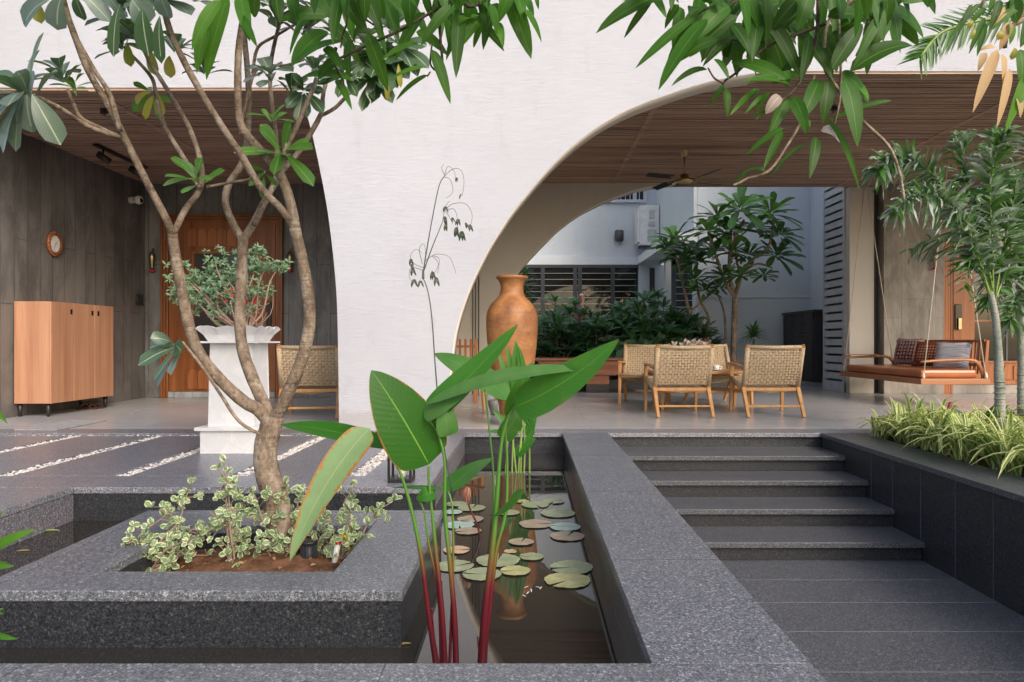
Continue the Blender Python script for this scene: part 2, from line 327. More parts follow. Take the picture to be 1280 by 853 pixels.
M['lf_pale']=leafmat('ageing_thalia_leaf',[c3(.16,.27,.11),c3(.22,.33,.15)],c3(.4,.42,.2),rough=.5,trans=.3,vein=.06,midw=.012,edge=c3(.38,.17,.025),ew=.07)
M['lf_fic']=leafmat('variegated_ficus_leaf',[c3(.14,.25,.11),c3(.20,.32,.15),c3(.12,.22,.10)],c3(.3,.38,.2),edge=c3(.66,.68,.44),ew=.2,rough=.45,trans=.25,vein=0)
M['lf_spid']=leafmat('spider_plant_leaf',[c3(.13,.26,.04),c3(.28,.42,.09)],c3(.16,.30,.05),edge=c3(.78,.76,.36),ew=.27,rough=.4,trans=.35,vein=0,midw=.02)
M['lf_palm']=leafmat('palm_leaflet',[c3(.03,.10,.015),c3(.06,.19,.03),c3(.12,.20,.12),c3(.34,.38,.35)],c3(.14,.22,.09),back=c3(.45,.50,.48),rough=.35,trans=.3,vein=0)
M['lf_dark']=leafmat('courtyard_leaf',[c3(.016,.07,.025),c3(.03,.11,.04),c3(.05,.14,.06),c3(.09,.19,.12)],c3(.06,.14,.05),rough=.4,trans=.2,vein=0)
M['lf_court']=leafmat('courtyard_tree_leaf',[c3(.03,.10,.025),c3(.06,.17,.04),c3(.11,.25,.06)],c3(.12,.22,.07),rough=.35,trans=.25,vein=0)
M['lf_eup']=leafmat('grey_green_small_leaf',[c3(.11,.21,.10),c3(.19,.30,.17),c3(.28,.38,.25)],c3(.3,.38,.25),rough=.5,trans=.25,vein=0)
M['lf_pink']=leafmat('pink_grey_succulent',[c3(.34,.24,.20),c3(.42,.38,.34),c3(.26,.20,.15)],c3(.5,.4,.35),rough=.6,trans=.15,vein=0)
M['flower']=plain('red_bract',c3(.36,.015,.015),.5)
m=N('stem_green_to_maroon'); ge=m.n('ShaderNodeNewGeometry'); sp=m.n('ShaderNodeSeparateXYZ'); m.l(ge.outputs['Position'],sp.inputs[0])
f=m.math('ADD',m.math('MULTIPLY',sp.outputs['Z'],1.6),m.math('MULTIPLY',m.noise(m.coord((4,4,1)),5,3,.5),.35))
M['stem']=m.fin(m.ramp(f,[(.0,c3(.07,.007,.012)),(.25,c3(.10,.010,.016)),(.42,c3(.13,.08,.02)),(.55,c3(.07,.19,.025))]),.35,.5)
M['stem2']=plain('yellow_green_stem',c3(.20,.30,.07),.4); M['stem3']=plain('dark_flower_stalk',c3(.05,.065,.05),.5)
def padmat(name,c):
    m=N(name); v=m.coord(); a=m.noise(v,16,5,.6,.4); col=m.ramp(a,[(.3,tuple(x*.7 for x in c[:3])+(1,)),(.55,c),(.75,tuple(min(1,x*1.35) for x in c[:3])+(1,))]); b=m.noise(v,90,3,.6)
    col=m.mix(m.ramp(b,[(.6,c3(0,0,0)),(.72,c3(.6,.6,.6))]),col,c3(.12,.09,.05)); return m.fin(col,.35,.5)
PAD={'green':padmat('green_pad',c3(.29,.34,.20)),'blue':padmat('blue_green_pad',c3(.36,.50,.45)),'brown':padmat('brown_pad',c3(.36,.29,.21)),'tan':padmat('tan_pad',c3(.55,.38,.24)),'yellow':padmat('yellow_green_pad',c3(.43,.42,.20))}
m=N('white_pebble_mix'); at=m.n('ShaderNodeObjectInfo'); g=m.noise(m.coord(),42,1,.5); M['pebble']=m.fin(m.ramp(g,[(.3,c3(.30,.20,.15)),(.42,c3(.62,.57,.52)),(.6,c3(.78,.76,.73)),(.72,c3(.45,.33,.26))]),.5,.4)
def pattern(name,kind):
    m=N(name); v=m.coord()
    if kind=='stripe':
        a=m.math('SINE',m.math('MULTIPLY',m.n('ShaderNodeSeparateXYZ').outputs['Z'],1))
        sp=m.n('ShaderNodeSeparateXYZ'); m.l(v,sp.inputs[0]); a=m.noise(m.coord((.6,.6,40)),2,3,.6); col=m.ramp(a,[(.38,c3(.60,.60,.63)),(.48,c3(.22,.24,.31)),(.56,c3(.62,.61,.63)),(.66,c3(.34,.24,.22))])
    else:
        vo=m.n('ShaderNodeTexVoronoi'); vo.inputs['Scale'].default_value=26 if kind=='dot' else 20; vo.inputs['Randomness'].default_value=.0 if kind=='dot' else .15; m.l(v,vo.inputs['Vector'])
        if kind=='dot': col=m.ramp(vo.outputs['Distance'],[(.22,c3(.55,.42,.28)),(.34,c3(.25,.07,.035)),(.6,c3(.20,.05,.03))])
        else: col=m.ramp(vo.outputs['Distance'],[(.15,c3(.16,.03,.03)),(.26,c3(.55,.48,.42)),(.40,c3(.18,.045,.045)),(.5,c3(.5,.44,.40)),(.62,c3(.16,.04,.04))])
    return m.fin(col,.9,.1)

# ================================================================ SETTING
def one(name,fn,mat,bevel=0,parent=None):
    b=MB(); fn(b); return b.build(name,mat,parent,None,bevel)
WZ=-.185
# ground far and near
b=MB(); b.box(-60,60,-60,60,-1.35,-1.3); struct(b.build('ground',plain('garden_ground',c3(.05,.07,.03),.95,.1,0,.4,2)))
# lower lawn/ground where the camera stands
b=MB(); b.box(-9,.70,-6,1.26,-1.0,-.64); struct(b.build('front_ground',plain('front_gravel',c3(.16,.15,.14),.9,.2,0,.3,12,.5)))
# path (slabs with joints)
b=MB()
ys=[-1.2,-.5,.2,.95,1.75,2.45,3.0,3.42,3.80,4.16,4.57]
for i in range(len(ys)-1): b.box(.712,2.60,ys[i]+.0015,ys[i+1]-.0015,-.75,-.625)
for y in ys[1:-1]: b.box(.712,2.573,y-.0014,y+.0014,-.6255,-.6246,1)
o=struct(b.build('path',[M['gran_path'],M['grout']]))
b=MB(); b.box(.70,2.62,-1.2,4.6,-.8,-.631); b.box(2.6,2.95,-1.3,4.6,-1.3,-.7); struct(b.build('path_bed',M['grout']))
# steps
b=MB()
tr=[(6.08,0),(5.61,-.125),(5.24,-.25),(4.865,-.375),(4.497,-.5)]
for i in range(1,5):
    y,z=tr[i]; yn=tr[i-1][0]
    b.box(.709,2.573,y,yn+.06,z-.036,z)
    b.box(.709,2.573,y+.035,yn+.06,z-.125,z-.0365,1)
struct(b.build('steps',[M['gran_step'],M['gran_riser_shade']],None,None,.003))
# pond floor + water
b=MB(); b.box(-2.7,.4,1.3,6.2,-.9,-.6); struct(b.build('pond_bed',M['dsoil']))
b=MB(); b.box(-2.6,.35,1.5,6.14,WZ-.004,WZ); struct(b.build('water',M['water']))
# pool walls : parapet right, front kerb, left, rear ledge, back
def wallthing(name,boxes,mats,label,cat='wall',bevel=.004,group=None):
    b=MB()
    for q in boxes: b.box(*q)
    o=b.build(name,mats,None,None,bevel); tag(o,label,cat,group); return o
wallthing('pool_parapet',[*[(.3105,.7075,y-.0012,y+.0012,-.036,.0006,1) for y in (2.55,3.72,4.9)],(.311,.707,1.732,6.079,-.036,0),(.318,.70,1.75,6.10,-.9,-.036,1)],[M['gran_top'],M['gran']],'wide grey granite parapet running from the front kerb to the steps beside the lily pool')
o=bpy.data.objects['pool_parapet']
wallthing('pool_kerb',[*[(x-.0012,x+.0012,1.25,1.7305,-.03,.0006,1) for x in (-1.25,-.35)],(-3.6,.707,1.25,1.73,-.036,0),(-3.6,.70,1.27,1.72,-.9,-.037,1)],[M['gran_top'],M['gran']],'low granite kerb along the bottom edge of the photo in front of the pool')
wallthing('pool_side_wall',[(-3.55,-2.487,1.732,3.818,-.036,0),(-3.5,-2.493,1.74,3.83,-.9,-.037,1)],[M['gran_pave'],M['gran_brown']],'weathered brown-faced granite wall closing the left side of the pool')
wallthing('pool_rear_ledge',[(-3.55,-.537,3.82,4.14,-.036,0),(-3.5,-.543,3.828,4.14,-.9,-.037,1)],[M['gran_pave'],M['gran']],'granite ledge behind the square tree planter, dark front face above the water')
wallthing('channel_side_wall',[(-.80,-.537,4.142,6.08,-.036,.0),(-.80,-.543,4.142,6.08,-.9,-.037,1)],[M['gran_pave'],M['gran_brown']],'granite wall along the left side of the narrow lily channel')
# right retaining wall with panels + coping
b=MB()
b.box(2.566,2.925,-1.2,6.079,-.036,0)
o=b.build('coping',M['gran_step'],None,None,.003)
root=empty('retaining_wall',(2.75,2.4,-.625)); tag(root,'dark granite clad retaining wall with jointed panels on the right of the steps','wall')
o.parent=root; o.location=-root.location
b=MB(); pj=[6.07,5.2,4.9,4.55,4.18,3.84,3.5,3.1,2.7,2.3,1.7,1.0,.3,-.5,-1.2]
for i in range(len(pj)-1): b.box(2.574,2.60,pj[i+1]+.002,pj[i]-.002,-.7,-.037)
o=b.build('panel',M['gran'],root,-root.location); b=MB(); [b.box(2.5725,2.58,y-.0014,y+.0014,-.624,-.0375) for y in pj[1:-1]]; b.build('joint',plain('dusty_joint',c3(.10,.12,.15),.8),root,-root.location)
b=MB(); b.box(2.578,2.91,-1.2,6.05,-.8,-.04); b.build('core',M['grout'],root,-root.location)
# right planting bed
b=MB(); b.box(2.92,9,-1.2,6.08,-1.0,-.03); struct(b.build('planting_soil',M['dsoil']))
# paving on the left with pebble joints
b=MB(); XJ=[-5.31,-4.597,-3.885,-3.17,-2.458,-1.743,-1.03]
for i in range(len(XJ)-1): b.box(XJ[i]+.056,XJ[i+1]-.056,4.205,5.98,-.07,-.012)
b.box(XJ[-1]+.056,-.802,4.205,5.98,-.07,-.012); b.box(-6.5,-5.355,4.205,5.98,-.07,-.012)
struct(b.build('paving',M['gran_pave'],None,None,.003))
b=MB(); b.box(-6.5,-.802,4.141,6.08,-.3,-.052); struct(b.build('paving_bed',M['grout']))
b=MB()
def peb(x,y,z,r):
    n0=len(b.v); a=R.random()*6; sx=R.uniform(.8,1.5); h=R.uniform(.5,.8)
    for k in range(6): b.v.append((x+r*sx*math.cos(a+k*PI/3),y+r*math.sin(a+k*PI/3)*.9,z))
    for k in range(6): b.v.append((x+.62*r*sx*math.cos(a+k*PI/3),y+.62*r*math.sin(a+k*PI/3)*.9,z+r*h*.8))
    b.v.append((x,y,z+r*h))
    for k in range(6): b.face([n0+k,n0+(k+1)%6,n0+6+(k+1)%6,n0+6+k],0,None,.5,True); b.face([n0+6+k,n0+6+(k+1)%6,n0+12],0,None,.5,True)
for X in XJ:
    for _ in range(850 if X>-4 else 400): peb(X+R.uniform(-.055,.055),R.uniform(4.2,6.0),R.uniform(-.045,-.02),R.uniform(.006,.015))
for _ in range(1500): peb(R.uniform(-4.5,-.82),R.uniform(4.148,4.205),R.uniform(-.045,-.022),R.uniform(.006,.013))
for _ in range(1000): peb(R.uniform(-5,-.82),R.uniform(5.985,6.06),R.uniform(-.045,-.02),R.uniform(.006,.015))
tag(b.build('pebbles',M['pebble']),'white and pinkish pebbles filling the joints between the paving slabs','pebbles',None,'stuff')
# terrace : border and tiles
b=MB()
b.box(-9,-.80,6.082,6.36,-.036,0); b.box(-.7995,2.9235,6.08,6.36,-.036,0); b.box(2.9245,9,6.081,6.36,-.036,0)
b.box(-9,9,6.115,6.36,-.75,-.037,1)
struct(b.build('terrace_border',[M['gran_pave'],M['gran']],None,None,.002))
b=MB(); b.box(-9,9,6.3605,16,-.3,-.002); b.box(-9,-1.5,6.3605,16,-.3,-.0015) if 0 else None
struct(b.build('terrace_floor',M['tile']))
wallthing('floor_mat',[(-4.6,-4.22,6.25,7.0,.001,.008)],[plain('grey_mat',c3(.34,.34,.345),.9,.1,0,.2,30,.5)],'thin grey doormat lying on the left terrace edge before the oak cabinet','mat',.001)

# ---- white arched front wall
def crv(pts,Y,sub=5):
    P=[((px-VX)/FX*Y,EYE-(py-VY)/FX*Y) for px,py in pts]; out=[]
    for i in range(len(P)-1):
        p0=P[max(i-1,0)];p1=P[i];p2=P[i+1];p3=P[min(i+2,len(P)-1)]
        for k in range(sub):
            t=k/sub; out.append(tuple(.5*((2*p1[j])+(p2[j]-p0[j])*t+(2*p0[j]-5*p1[j]+4*p2[j]-p3[j])*t*t+(3*p1[j]-p0[j]-3*p2[j]+p3[j])*t**3) for j in (0,1)))
    out.append(P[-1]); return out
YF,YB=6.22,6.52; TOP=7.2
La=crv([(368,109.5),(377,122),(385,148),(393,180),(401,217.5),(408,255),(413,290),(418,335),(421.3,382),(423,460),(423.8,539)],YF)
Ra=crv([(557,539.3),(560.5,490),(566.6,433),(572,405),(580,379),(589.5,354),(600.5,331),(612,309),(625,288),(639,267),(658,243),(681,216),(708,189),(740,163.5),(774,143),(805,129),(830,120),(858,110.5),(886,102.5),(920,95.5),(950,91.3),(985,89)],YF)
La=[(-7.2,La[0][1])]+[p for p in La]; La[-1]=(La[-1][0],0.0005); Ra[0]=(Ra[0][0],0.0005); Ra=Ra+[(9,Ra[-1][1])]
def fix(c):
    o=[c[0]]
    for p in c[1:]:
        if p[0]>o[-1][0]+1e-5: o.append(p)
    return o
def archwall(b,bot,y0,y1,top,mf=0,ms=1,mb=0):
    n=len(b.v)
    for x,z in bot:
        b.v+= [(x,y0,z),(x,y0,top),(x,y1,z),(x,y1,top)]
    for i in range(len(bot)-1):
        o=n+i*4; p=o+4
        b.face([o,p,p+1,o+1],mf); b.face([o+2,o+3,p+3,p+2],mb); b.face([o,o+2,p+2,p],ms,None,.5,True); b.face([o+1,p+1,p+3,o+3],mf)
    b.face([n,n+1,n+3,n+2],ms); e=n+(len(bot)-1)*4; b.face([e,e+2,e+3,e+1],ms)
b=MB(); bot=fix([(-9,.0005),(-7.205,.0005)]+La)+[]
bot=bot+[p for p in fix(Ra)]
archwall(b,bot,YF,YB,TOP)
o=b.build('white_arched_wall',[M['white'],M['beige']]); tag(o,'tall rough white plaster wall with two sweeping arched openings','wall')
# rear arched wall (taupe)
rp=crv([(609,493),(611,450),(617,408),(628,373),(645,344),(665,321),(695.7,289.5),(721,270),(740,259.5),(760,250),(791,238.5),(815,233),(845,229)],10.55)
rp[0]=(rp[0][0],.0005); b=MB(); archwall(b,fix([(-1.42,.0005)]+rp),10.55,10.82,3.35,0,1,0)
for px in (590.5,594,598): X=(px-VX)/FX*10.55; b.box(X,X+.012,10.535,10.549,0.001,3.18,2)
tag(b.build('taupe_arched_wall',[M['taupe'],M['beige'],M['frame']]),'taupe arched wall at the back of the verandah behind the tall clay vase','wall')
# divider and enclosing walls
wallthing('verandah_divider_wall',[(-1.60,-1.42,6.53,10.9,0.0005,3.5)],[M['taupe']],'taupe side wall of the seating verandah, just left of the clay vase',bevel=0)
b=MB(); b.box(-7.4,-5.45,7.1,10.2,.0005,3.06,0); b.face([0,1,5,4],1) if 0 else None
b.m[2]=1
tag(b.build('side_clad_wall',[M['plankY'],M['conc_side']]),'dark grey wood-clad side wall behind the oak cabinet and round clock','wall')
b=MB(); b.box(-5.4495,-1.6005,9.94,10.2,.0005,3.06)
tag(b.build('back_clad_wall',[M['plankX']]),'grey wood-clad back wall around the carved front door on the left','wall')
b=MB(); b.box(5.45,6.36,10.62,10.95,.0005,3.19); b.box(6.36,9,10.68,10.95,.0005,.14)
tag(b.build('concrete_wall',[M['conc']]),'board-marked concrete wall panel behind the hanging swing','wall')
b=MB(); b.box(5.36,5.449,10.80,10.95,.0005,3.19); tag(b.build('dark_recess_strip',[M['frame']]),'narrow dark recess strip between the concrete wall and the taupe pillar','post')  # dark strip set back as the recess between wall and pillar
b=MB(); b.box(4.98,5.359,10.74,11.0,.0005,3.19); tag(b.build('verandah_pillar',[M['taupe']],None,None,.004),'taupe painted pillar between the grey louvre screen and the concrete wall','pillar')
# enclosing right end (outside view) and roof
b=MB(); b.box(8.6,9.0,6.53,10.6,0,3.2); tag(b.build('far_end_wall',[M['taupe']]),'plain taupe end wall of the verandah beyond the second door','wall') if 0 else None
b=MB(); b.box(-7.4,-1.6,6.525,10.2,3.11,3.5); b.box(-1.4195,9,6.525,10.9,3.27,3.55)
tag(b.build('roof_slab',[M['taupe']]),'concrete roof slab above the wooden ceilings','roof') if 0 else struct(b.build('roof_slab',[M['taupe']]))
# ceilings
def ceiling(name,x0,x1,y0,y1,z,seams):
    b=MB(); y=y0; xs=[x0]+seams+[x1]
    while y<y1-.03:
        for i in range(len(xs)-1):
            w=.094; hz=R.uniform(0,.012); b.box(xs[i]+.03,xs[i+1]-.03,y,y+w*.45,z+hz,z+.03); b.box(xs[i]+.03,xs[i+1]-.03,y+w*.45+.006,y+w,z+hz*.5,z+.03)
        y+=.118
    for sx in seams: b.box(sx-.03,sx+.03,y0,y1,z-.003,z+.03)
    b.box(x0,x1,y0,y1,z+.031,z+.06,1)
    return struct(b.build(name,[M['ceil'],M['ceil_bk']]))
ceiling('left_ceiling',-7.2,-1.6,6.235,9.938,3.045,[-3.9])
ceiling('right_ceiling',-1.419,9,6.235,10.86,3.195,[1.31,4.78,8.25])
# ---- courtyard building
b=MB()
YC=18.0
b.box(-2.5,3.36,YC+.1,YC+.5,2.99,9,0)            # upper far wall
b.box(-2.5,2.866,YC-.02,YC+.5,2.786,2.99,1)       # slab edge
b.box(2.866,3.46,14.0,YC+.5,2.786,2.99,1)         # slab returning
b.box(3.36,3.75,14.01,YC+.5,2.991,9,0)
b.box(2.9,6.0,YC,YC+.4,.0,2.785,1); b.box(3.431,6.0,17.2,17.4,0,3.2,1)
b.box(-2.5,-.5,YC+.05,YC+.4,0,2.785,1)
tag(b.build('far_courtyard_building',[M['bluewall'],M['bluewall2']]),'pale blue-grey two-storey wing at the far side of the courtyard','building')
b=MB(); b.box(3.44,5.70,14.0,14.3,-.001,9,0); b.box(3.40,3.439,13.99,14.3,-.001,2.78,1); b.box(5.701,6.1,10.96,14.3,-.001,9,1)
for z in (1.68,2.78): b.box(3.44,5.70,13.985,13.999,z,z+.01,1)
tag(b.build('courtyard_wall',[M['bluewall'],M['bluewall2']]),'tall blue-grey rough painted courtyard wall behind the frangipani tree','wall')
b=MB(); b.box(-2.6,-2.5,10.9,18.5,0,9); b.box(-2.5,-1.43,10.83,10.95,0,9); o=b.build('courtyard_side_wall',[M['bluewall']]); struct(o)
# far window (sliding)
root=empty('sliding_window',(1.2,YC,0)); tag(root,'dark-framed wide sliding window with horizontal bars at the back of the courtyard','window')
x0,x1=-.45,2.88; z1=2.70; T=-V((1.2,YC,0))
b=MB(); b.box(x0,x1,YC-.02,YC+.08,z1,2.784); b.box(x0,x1,YC-.02,YC+.08,.0,.25)
posts=[-.45,.19,.87,1.53,2.17] 
px_posts=[(672,672),(0,0)]
for px in (600,676,716.5,722.5,763.5,812): 
    X=(px-VX)/FX*YC; b.box(X,X+.1 if px<812 else X+.13,YC-.02,YC+.08,.25,z1)
b.build('frame',M['frame'],root,T,.004)
b=MB(); b.box(x0,x1,YC+.03,YC+.04,.25,z1); b.build('pane',M['glass'],root,T)
b=MB()
for k in range(14): z=.5+k*.158; b.box(x0+.1,x1-.05,YC-.012,YC+.0,z,z+.014)
b.build('security_bar',M['silver'],root,T)
root=empty('garden_door_window',(3.9,16.5,0)); T=-V((3.9,16.5,0)); tag(root,'narrow dark-framed window under the overhang beside the frangipani trees','window')
b=MB(); X0,X1=3.44,4.4
for x in (3.0+.45,3.95,4.35): b.box(x,x+.09,16.48,16.6,0,2.78)
b.box(3.44,4.44,16.48,16.6,2.6,2.78); b.build('frame',M['frame'],root,T)
b=MB(); b.box(3.44,4.44,16.56,16.57,0,2.6); b.build('pane',M['glass'],root,T)
b=MB()
for k in range(13): z=.5+k*.158; b.box(3.5,4.4,16.5,16.512,z,z+.014)
b.build('security_bar',M['silver'],root,T)
# upper far window
root=empty('upper_window',(2.6,YC,4.4)); T=-V((2.6,YC,4.4)); tag(root,'small barred upper-floor window just below the wooden ceiling edge','window')
b=MB()
for x in (1.9,2.75,3.02): b.box(x,x+.09,YC+.0,YC+.099,4.47,5.6)
b.box(1.9,3.11,YC+.0,YC+.099,4.40,4.47); b.build('frame',M['greymetal'],root,T)
b=MB(); b.box(1.9,3.1,YC+.08,YC+.09,4.47,5.6); b.build('pane',M['glass'],root,T)
b=MB()
for k in range(9): b.box(1.95+k*.12,1.962+k*.12,YC+.03,YC+.045,4.47,5.6)
b.build('security_bar',M['whitep'],root,T)
# AC outdoor unit
root=empty('air_conditioner',W(810,308,17.6)); c=root.location; tag(root,'white outdoor air-conditioning unit hung high in the courtyard corner','air conditioner')
b=MB(); b.box(-.20,.28,-.05,.75,.02,1.03); b.build('casing',M['whitep'],root,None,.02)
b=MB(); b.lathe((-.215,.35,.52),[(.36,0),(.36,.02),(.33,.03),(.1,.03)],24,0,1,1,Matrix.Rotation(-PI/2,3,'Y')); b.box(-.26,-.205,.0,.7,.1,.95); b.build('fan_grille',M['whitep'],root)
b=MB(); b.box(-.02,.2,-.075,-.05,.12,.42); b.box(.0,.16,-.08,-.05,.5,.62); b.box(.02,.16,-.08,-.05,.7,.9); b.build('service_panel',plain('grey_plastic',c3(.5,.5,.5),.5),root,None,.01)
for y_ in (.02,.6): b=MB(); b.box(-.25,.5,y_,y_+.05,-.06,.018); b.build('bracket',M['frame'],root)
o=tag(one('downlight',lambda b:(b.lathe(W(774,295,YC-.02),[(.1,-.14),(.12,-.1),(.12,.12),(.1,.14)],16,0),b.box(2.33,2.45,YC-.02,YC+.099,3.45,3.6)),[M['frame']]),'small dark cylindrical wall light on the far upper wall','wall light')
# louvre screen
root=empty('louvre_screen',(5.0,11.2,0)); T=-V((5.0,11.2,0)); tag(root,'tall grey metal screen of horizontal louvre slats left of the taupe pillar','screen')
b=MB(); b.box(4.96,5.02,10.87,10.93,.0,3.9); b.box(4.96,5.02,11.60,11.66,.0,3.9); b.box(4.955,5.025,10.87,11.66,.0,.16); b.build('frame',M['greymetal'],root,T)
b=MB(); z=.2
while z<3.8:
    b.box(4.965,4.995,10.93,11.60,z,z+.098); z+=.135
b.build('slats',M['greymetal'],root,T,.003)
b=MB(); b.box(5.03,5.05,10.88,11.65,0,3.9); b.build('backing',M['frame'],root,T)
# cupboard
root=empty('louvred_cupboard',(5.3,13.2,0)); T=-V((5.3,13.2,0)); tag(root,'charcoal louvred storage cupboard standing against the courtyard wall','cupboard')
b=MB(); b.box(5.17,5.69,12.5,13.97,.06,1.33); b.box(5.12,5.70,12.44,13.98,1.331,1.37); b.build('carcass',M['darklouv'],root,T,.004)
for k in range(3):
    b=MB(); y0=12.53+k*.48
    b.box(5.145,5.168,y0,y0+.05,.1,1.31); b.box(5.145,5.168,y0+.42,y0+.46,.1,1.31); b.box(5.145,5.168,y0,y0+.46,.08,.12);b.box(5.145,5.168,y0,y0+.46,1.28,1.32)
    for j in range(18): b.box(5.14,5.168,y0+.05,y0+.42,.13+j*.064,.175+j*.064)
    b.build('door',M['darklouv'],root,T)
b=MB(); b.box(5.1,5.72,12.45,13.98,.0,.059); b.build('plinth',plain('grey_plinth',c3(.3,.3,.31),.6),root,T)
# courtyard planting bed
b=MB(); b.box(-.4,3.35,11.75,17.5,-.01,.10); struct(b.build('courtyard_bed',M['dsoil']))
b=MB(); b.box(-.45,3.4,11.6,11.75,-.001,.16); b.box(3.4,3.55,11.6,13.9,-.001,.16); tag(b.build('bed_kerb',M['gran'],None,None,.004),'dark granite kerb edging the courtyard planting bed','kerb')
b=MB(); b.box(-.4,1.75,10.87,11.55,.0,.012); struct(b.build('courtyard_floor_strip',M['gran']))
# wooden bench/table by bed
root=empty('wooden_bench',(.9,11.15,0)); tag(root,'low wooden bench with tapered trough body on block feet behind the clay vase','bench')
b=MB(); b.box(-.85,.88,-.25,.25,.50,.535); b.build('seat',M['bench'],root,None,.006)
b=MB(); b.prism([(-.75,.498),(.80,.498),(.5,.27),(-.45,.27)],'y',-.2,.2); b.build('trough',M['bench'],root,None,.004)
for x in (-.45,.22):
    b=MB(); b.box(x-.18,x+.18,-.17,.17,.12,.268); f=b.build('leg',M['bench'],root,None,.005)
    b=MB(); b.box(x-.18,x+.18,-.16,.16,.0125,.118); b.build('foot_block',M['gran'],f)

# ---- doors
def carved(b,x0,x1,z0,z1,y,n,m=0):
    w=(x1-x0)/n
    for k in range(n):
        a=x0+k*w+.012; e=x0+(k+1)*w-.012; P=[]
        for q in range(9):
            t=q/8*PI; P.append(((a+e)/2+(e-a)/2*math.cos(t),z1-.02-(e-a)/2+(e-a)/2*math.sin(t)))
        P+= [(a,z0+.01),(e,z0+.01)]
        b.prism(P,'y',y-.018,y,m)
root=empty('entrance_door',(-4.33,9.93,0)); T=-root.location; tag(root,'carved teak front door with a dark glass panel behind the white pedestal','door')
Y=9.93; b=MB()
for i,(d) in enumerate((0,.035,.07)):
    b.box(-5.20+d,-5.20+d+.03,Y-.06+.012*i,Y,0,2.60-d); b.box(-3.50-d,-3.47-d,Y-.06+.012*i,Y,0,2.60-d); b.box(-5.17+d,-3.50-d,Y-.06+.012*i,Y,2.57-d,2.60-d)
b.box(-5.20,-3.47,Y-.02,Y+.0,2.45,2.59)
b.build('door_frame',M['door'],root,T,.004)
b=MB(); b.box(-5.09,-3.58,Y-.022,Y-.004,.09,2.46); f=b.build('door_leaf',M['door'],root,T)
b=MB(); carved(b,-4.82,-3.85,2.15,2.42,Y-.023,7); carved(b,-4.82,-3.85,.12,.42,Y-.023,7); b.build('carved_panel',M['door_hi'],root,T,.004)
b=MB(); b.box(-4.72,-3.92,Y-.03,Y-.0225,.6,2.05); b.build('glass_panel',M['dglass'],root,T)
b=MB()
for x in (-4.76,-3.91): b.box(x,x+.03,Y-.04,Y-.0225,.58,2.08)
b.box(-4.73,-3.91,Y-.04,Y-.0225,.565,.595); b.box(-4.73,-3.91,Y-.04,Y-.0225,2.05,2.08); b.build('moulding',M['door_hi'],root,T)
b=MB(); b.box(-3.70,-3.63,Y-.06,Y-.0225,1.02,1.36); b.build('door_lock',M['blackgloss'],root,T,.008)
b=MB(); b.lathe((-3.665,Y-.024,.31),[(.02,0),(.02,.02),(.01,.03)],12,0,1,1,Matrix.Rotation(PI/2,3,'X')); b.build('door_knob',M['brass'],root,T)
b=MB(); b.box(-5.09,-3.58,Y-.05,Y-.0,0.001,.085); b.build('door_sill',M['conc_side'],root,T)
root=empty('garden_door',(7.0,10.7,0)); T=-root.location; tag(root,'teak and dark glass door behind the swing and the palm on the right','door')
Y=10.70; b=MB()
for i,x in enumerate((6.362,6.405,6.45,6.495)): b.box(x,x+.035,Y-.07+.012*i,Y,0.0005,3.19)
b.build('door_frame',M['door_hi'],root,T,.004)
b=MB(); b.box(6.535,6.86,Y-.04,Y,.142,3.19); b.box(6.86,9,Y-.04,Y,.142,.20); b.box(6.86,9,Y-.04,Y,.47,.50); b.box(6.86,9,Y-.03,Y,1.10,1.13)
b.build('door_leaf',M['door_hi'],root,T,.003)
b=MB(); b.box(6.86,9,Y-.02,Y-.01,.20,.47); carved(b,6.87,8.9,.21,.465,Y-.0205,14); b.build('carved_panel',M['door_hi'],root,T,.003)
b=MB(); b.box(6.86,9,Y-.012,Y-.004,.50,3.19); b.build('glass_panel',M['glass'],root,T)
b=MB()
for x in (7.35,8.1): b.box(x,x+.03,Y-.022,Y-.0125,.5,3.19)
b.build('mullion',M['frame'],root,T)
b=MB(); b.box(6.55,6.655,Y-.06,Y-.0405,.98,1.37); k=b.build('door_lock',M['blackgloss'],root,T,.008)
b=MB(); b.box(6.585,6.64,Y-.085,Y-.061,.98,1.16); b.build('door_handle',M['brass'],k,None,.006)

# ================================================================ FURNITURE
# weave helper : ribbons over a bilinear patch
def weave(b,c00,c10,c01,c11,nu,nv,rw,th=.006,sag=V((0,0,0))):
    c00,c10,c01,c11=map(V,(c00,c10,c01,c11))
    nrm=(c10-c00).cross(c01-c00).normalized()
    def P(u,v): return (c00*(1-u)*(1-v)+c10*u*(1-v)+c01*(1-u)*v+c11*u*v)+sag*(4*v*(1-v))*(.4+.6*4*u*(1-u))
    def ribbon(fix_u,c,n,hw,ph):
        st=len(b.v); K=n*2
        for i in range(K+1):
            t=i/K; off=nrm*(th*math.sin(PI*(i+.5)/1+ph*PI)) if 0 else nrm*th*(1 if ((i//2)+ph)%2==0 else -1)*(0 if i%2==0 else 1)
            for s_ in (-1,1):
                q=P(c+s_*hw,t) if fix_u else P(t,c+s_*hw)
                b.v.append(tuple(q+off))
        for i in range(K):
            o=st+i*2; b.face([o,o+1,o+3,o+2],0,None,.5,True)
    for i in range(nu): ribbon(True,(i+.5)/nu,nv,rw/nu/2,i%2)
    for j in range(nv): ribbon(False,(j+.5)/nv,nu,rw/nv/2,(j+1)%2)
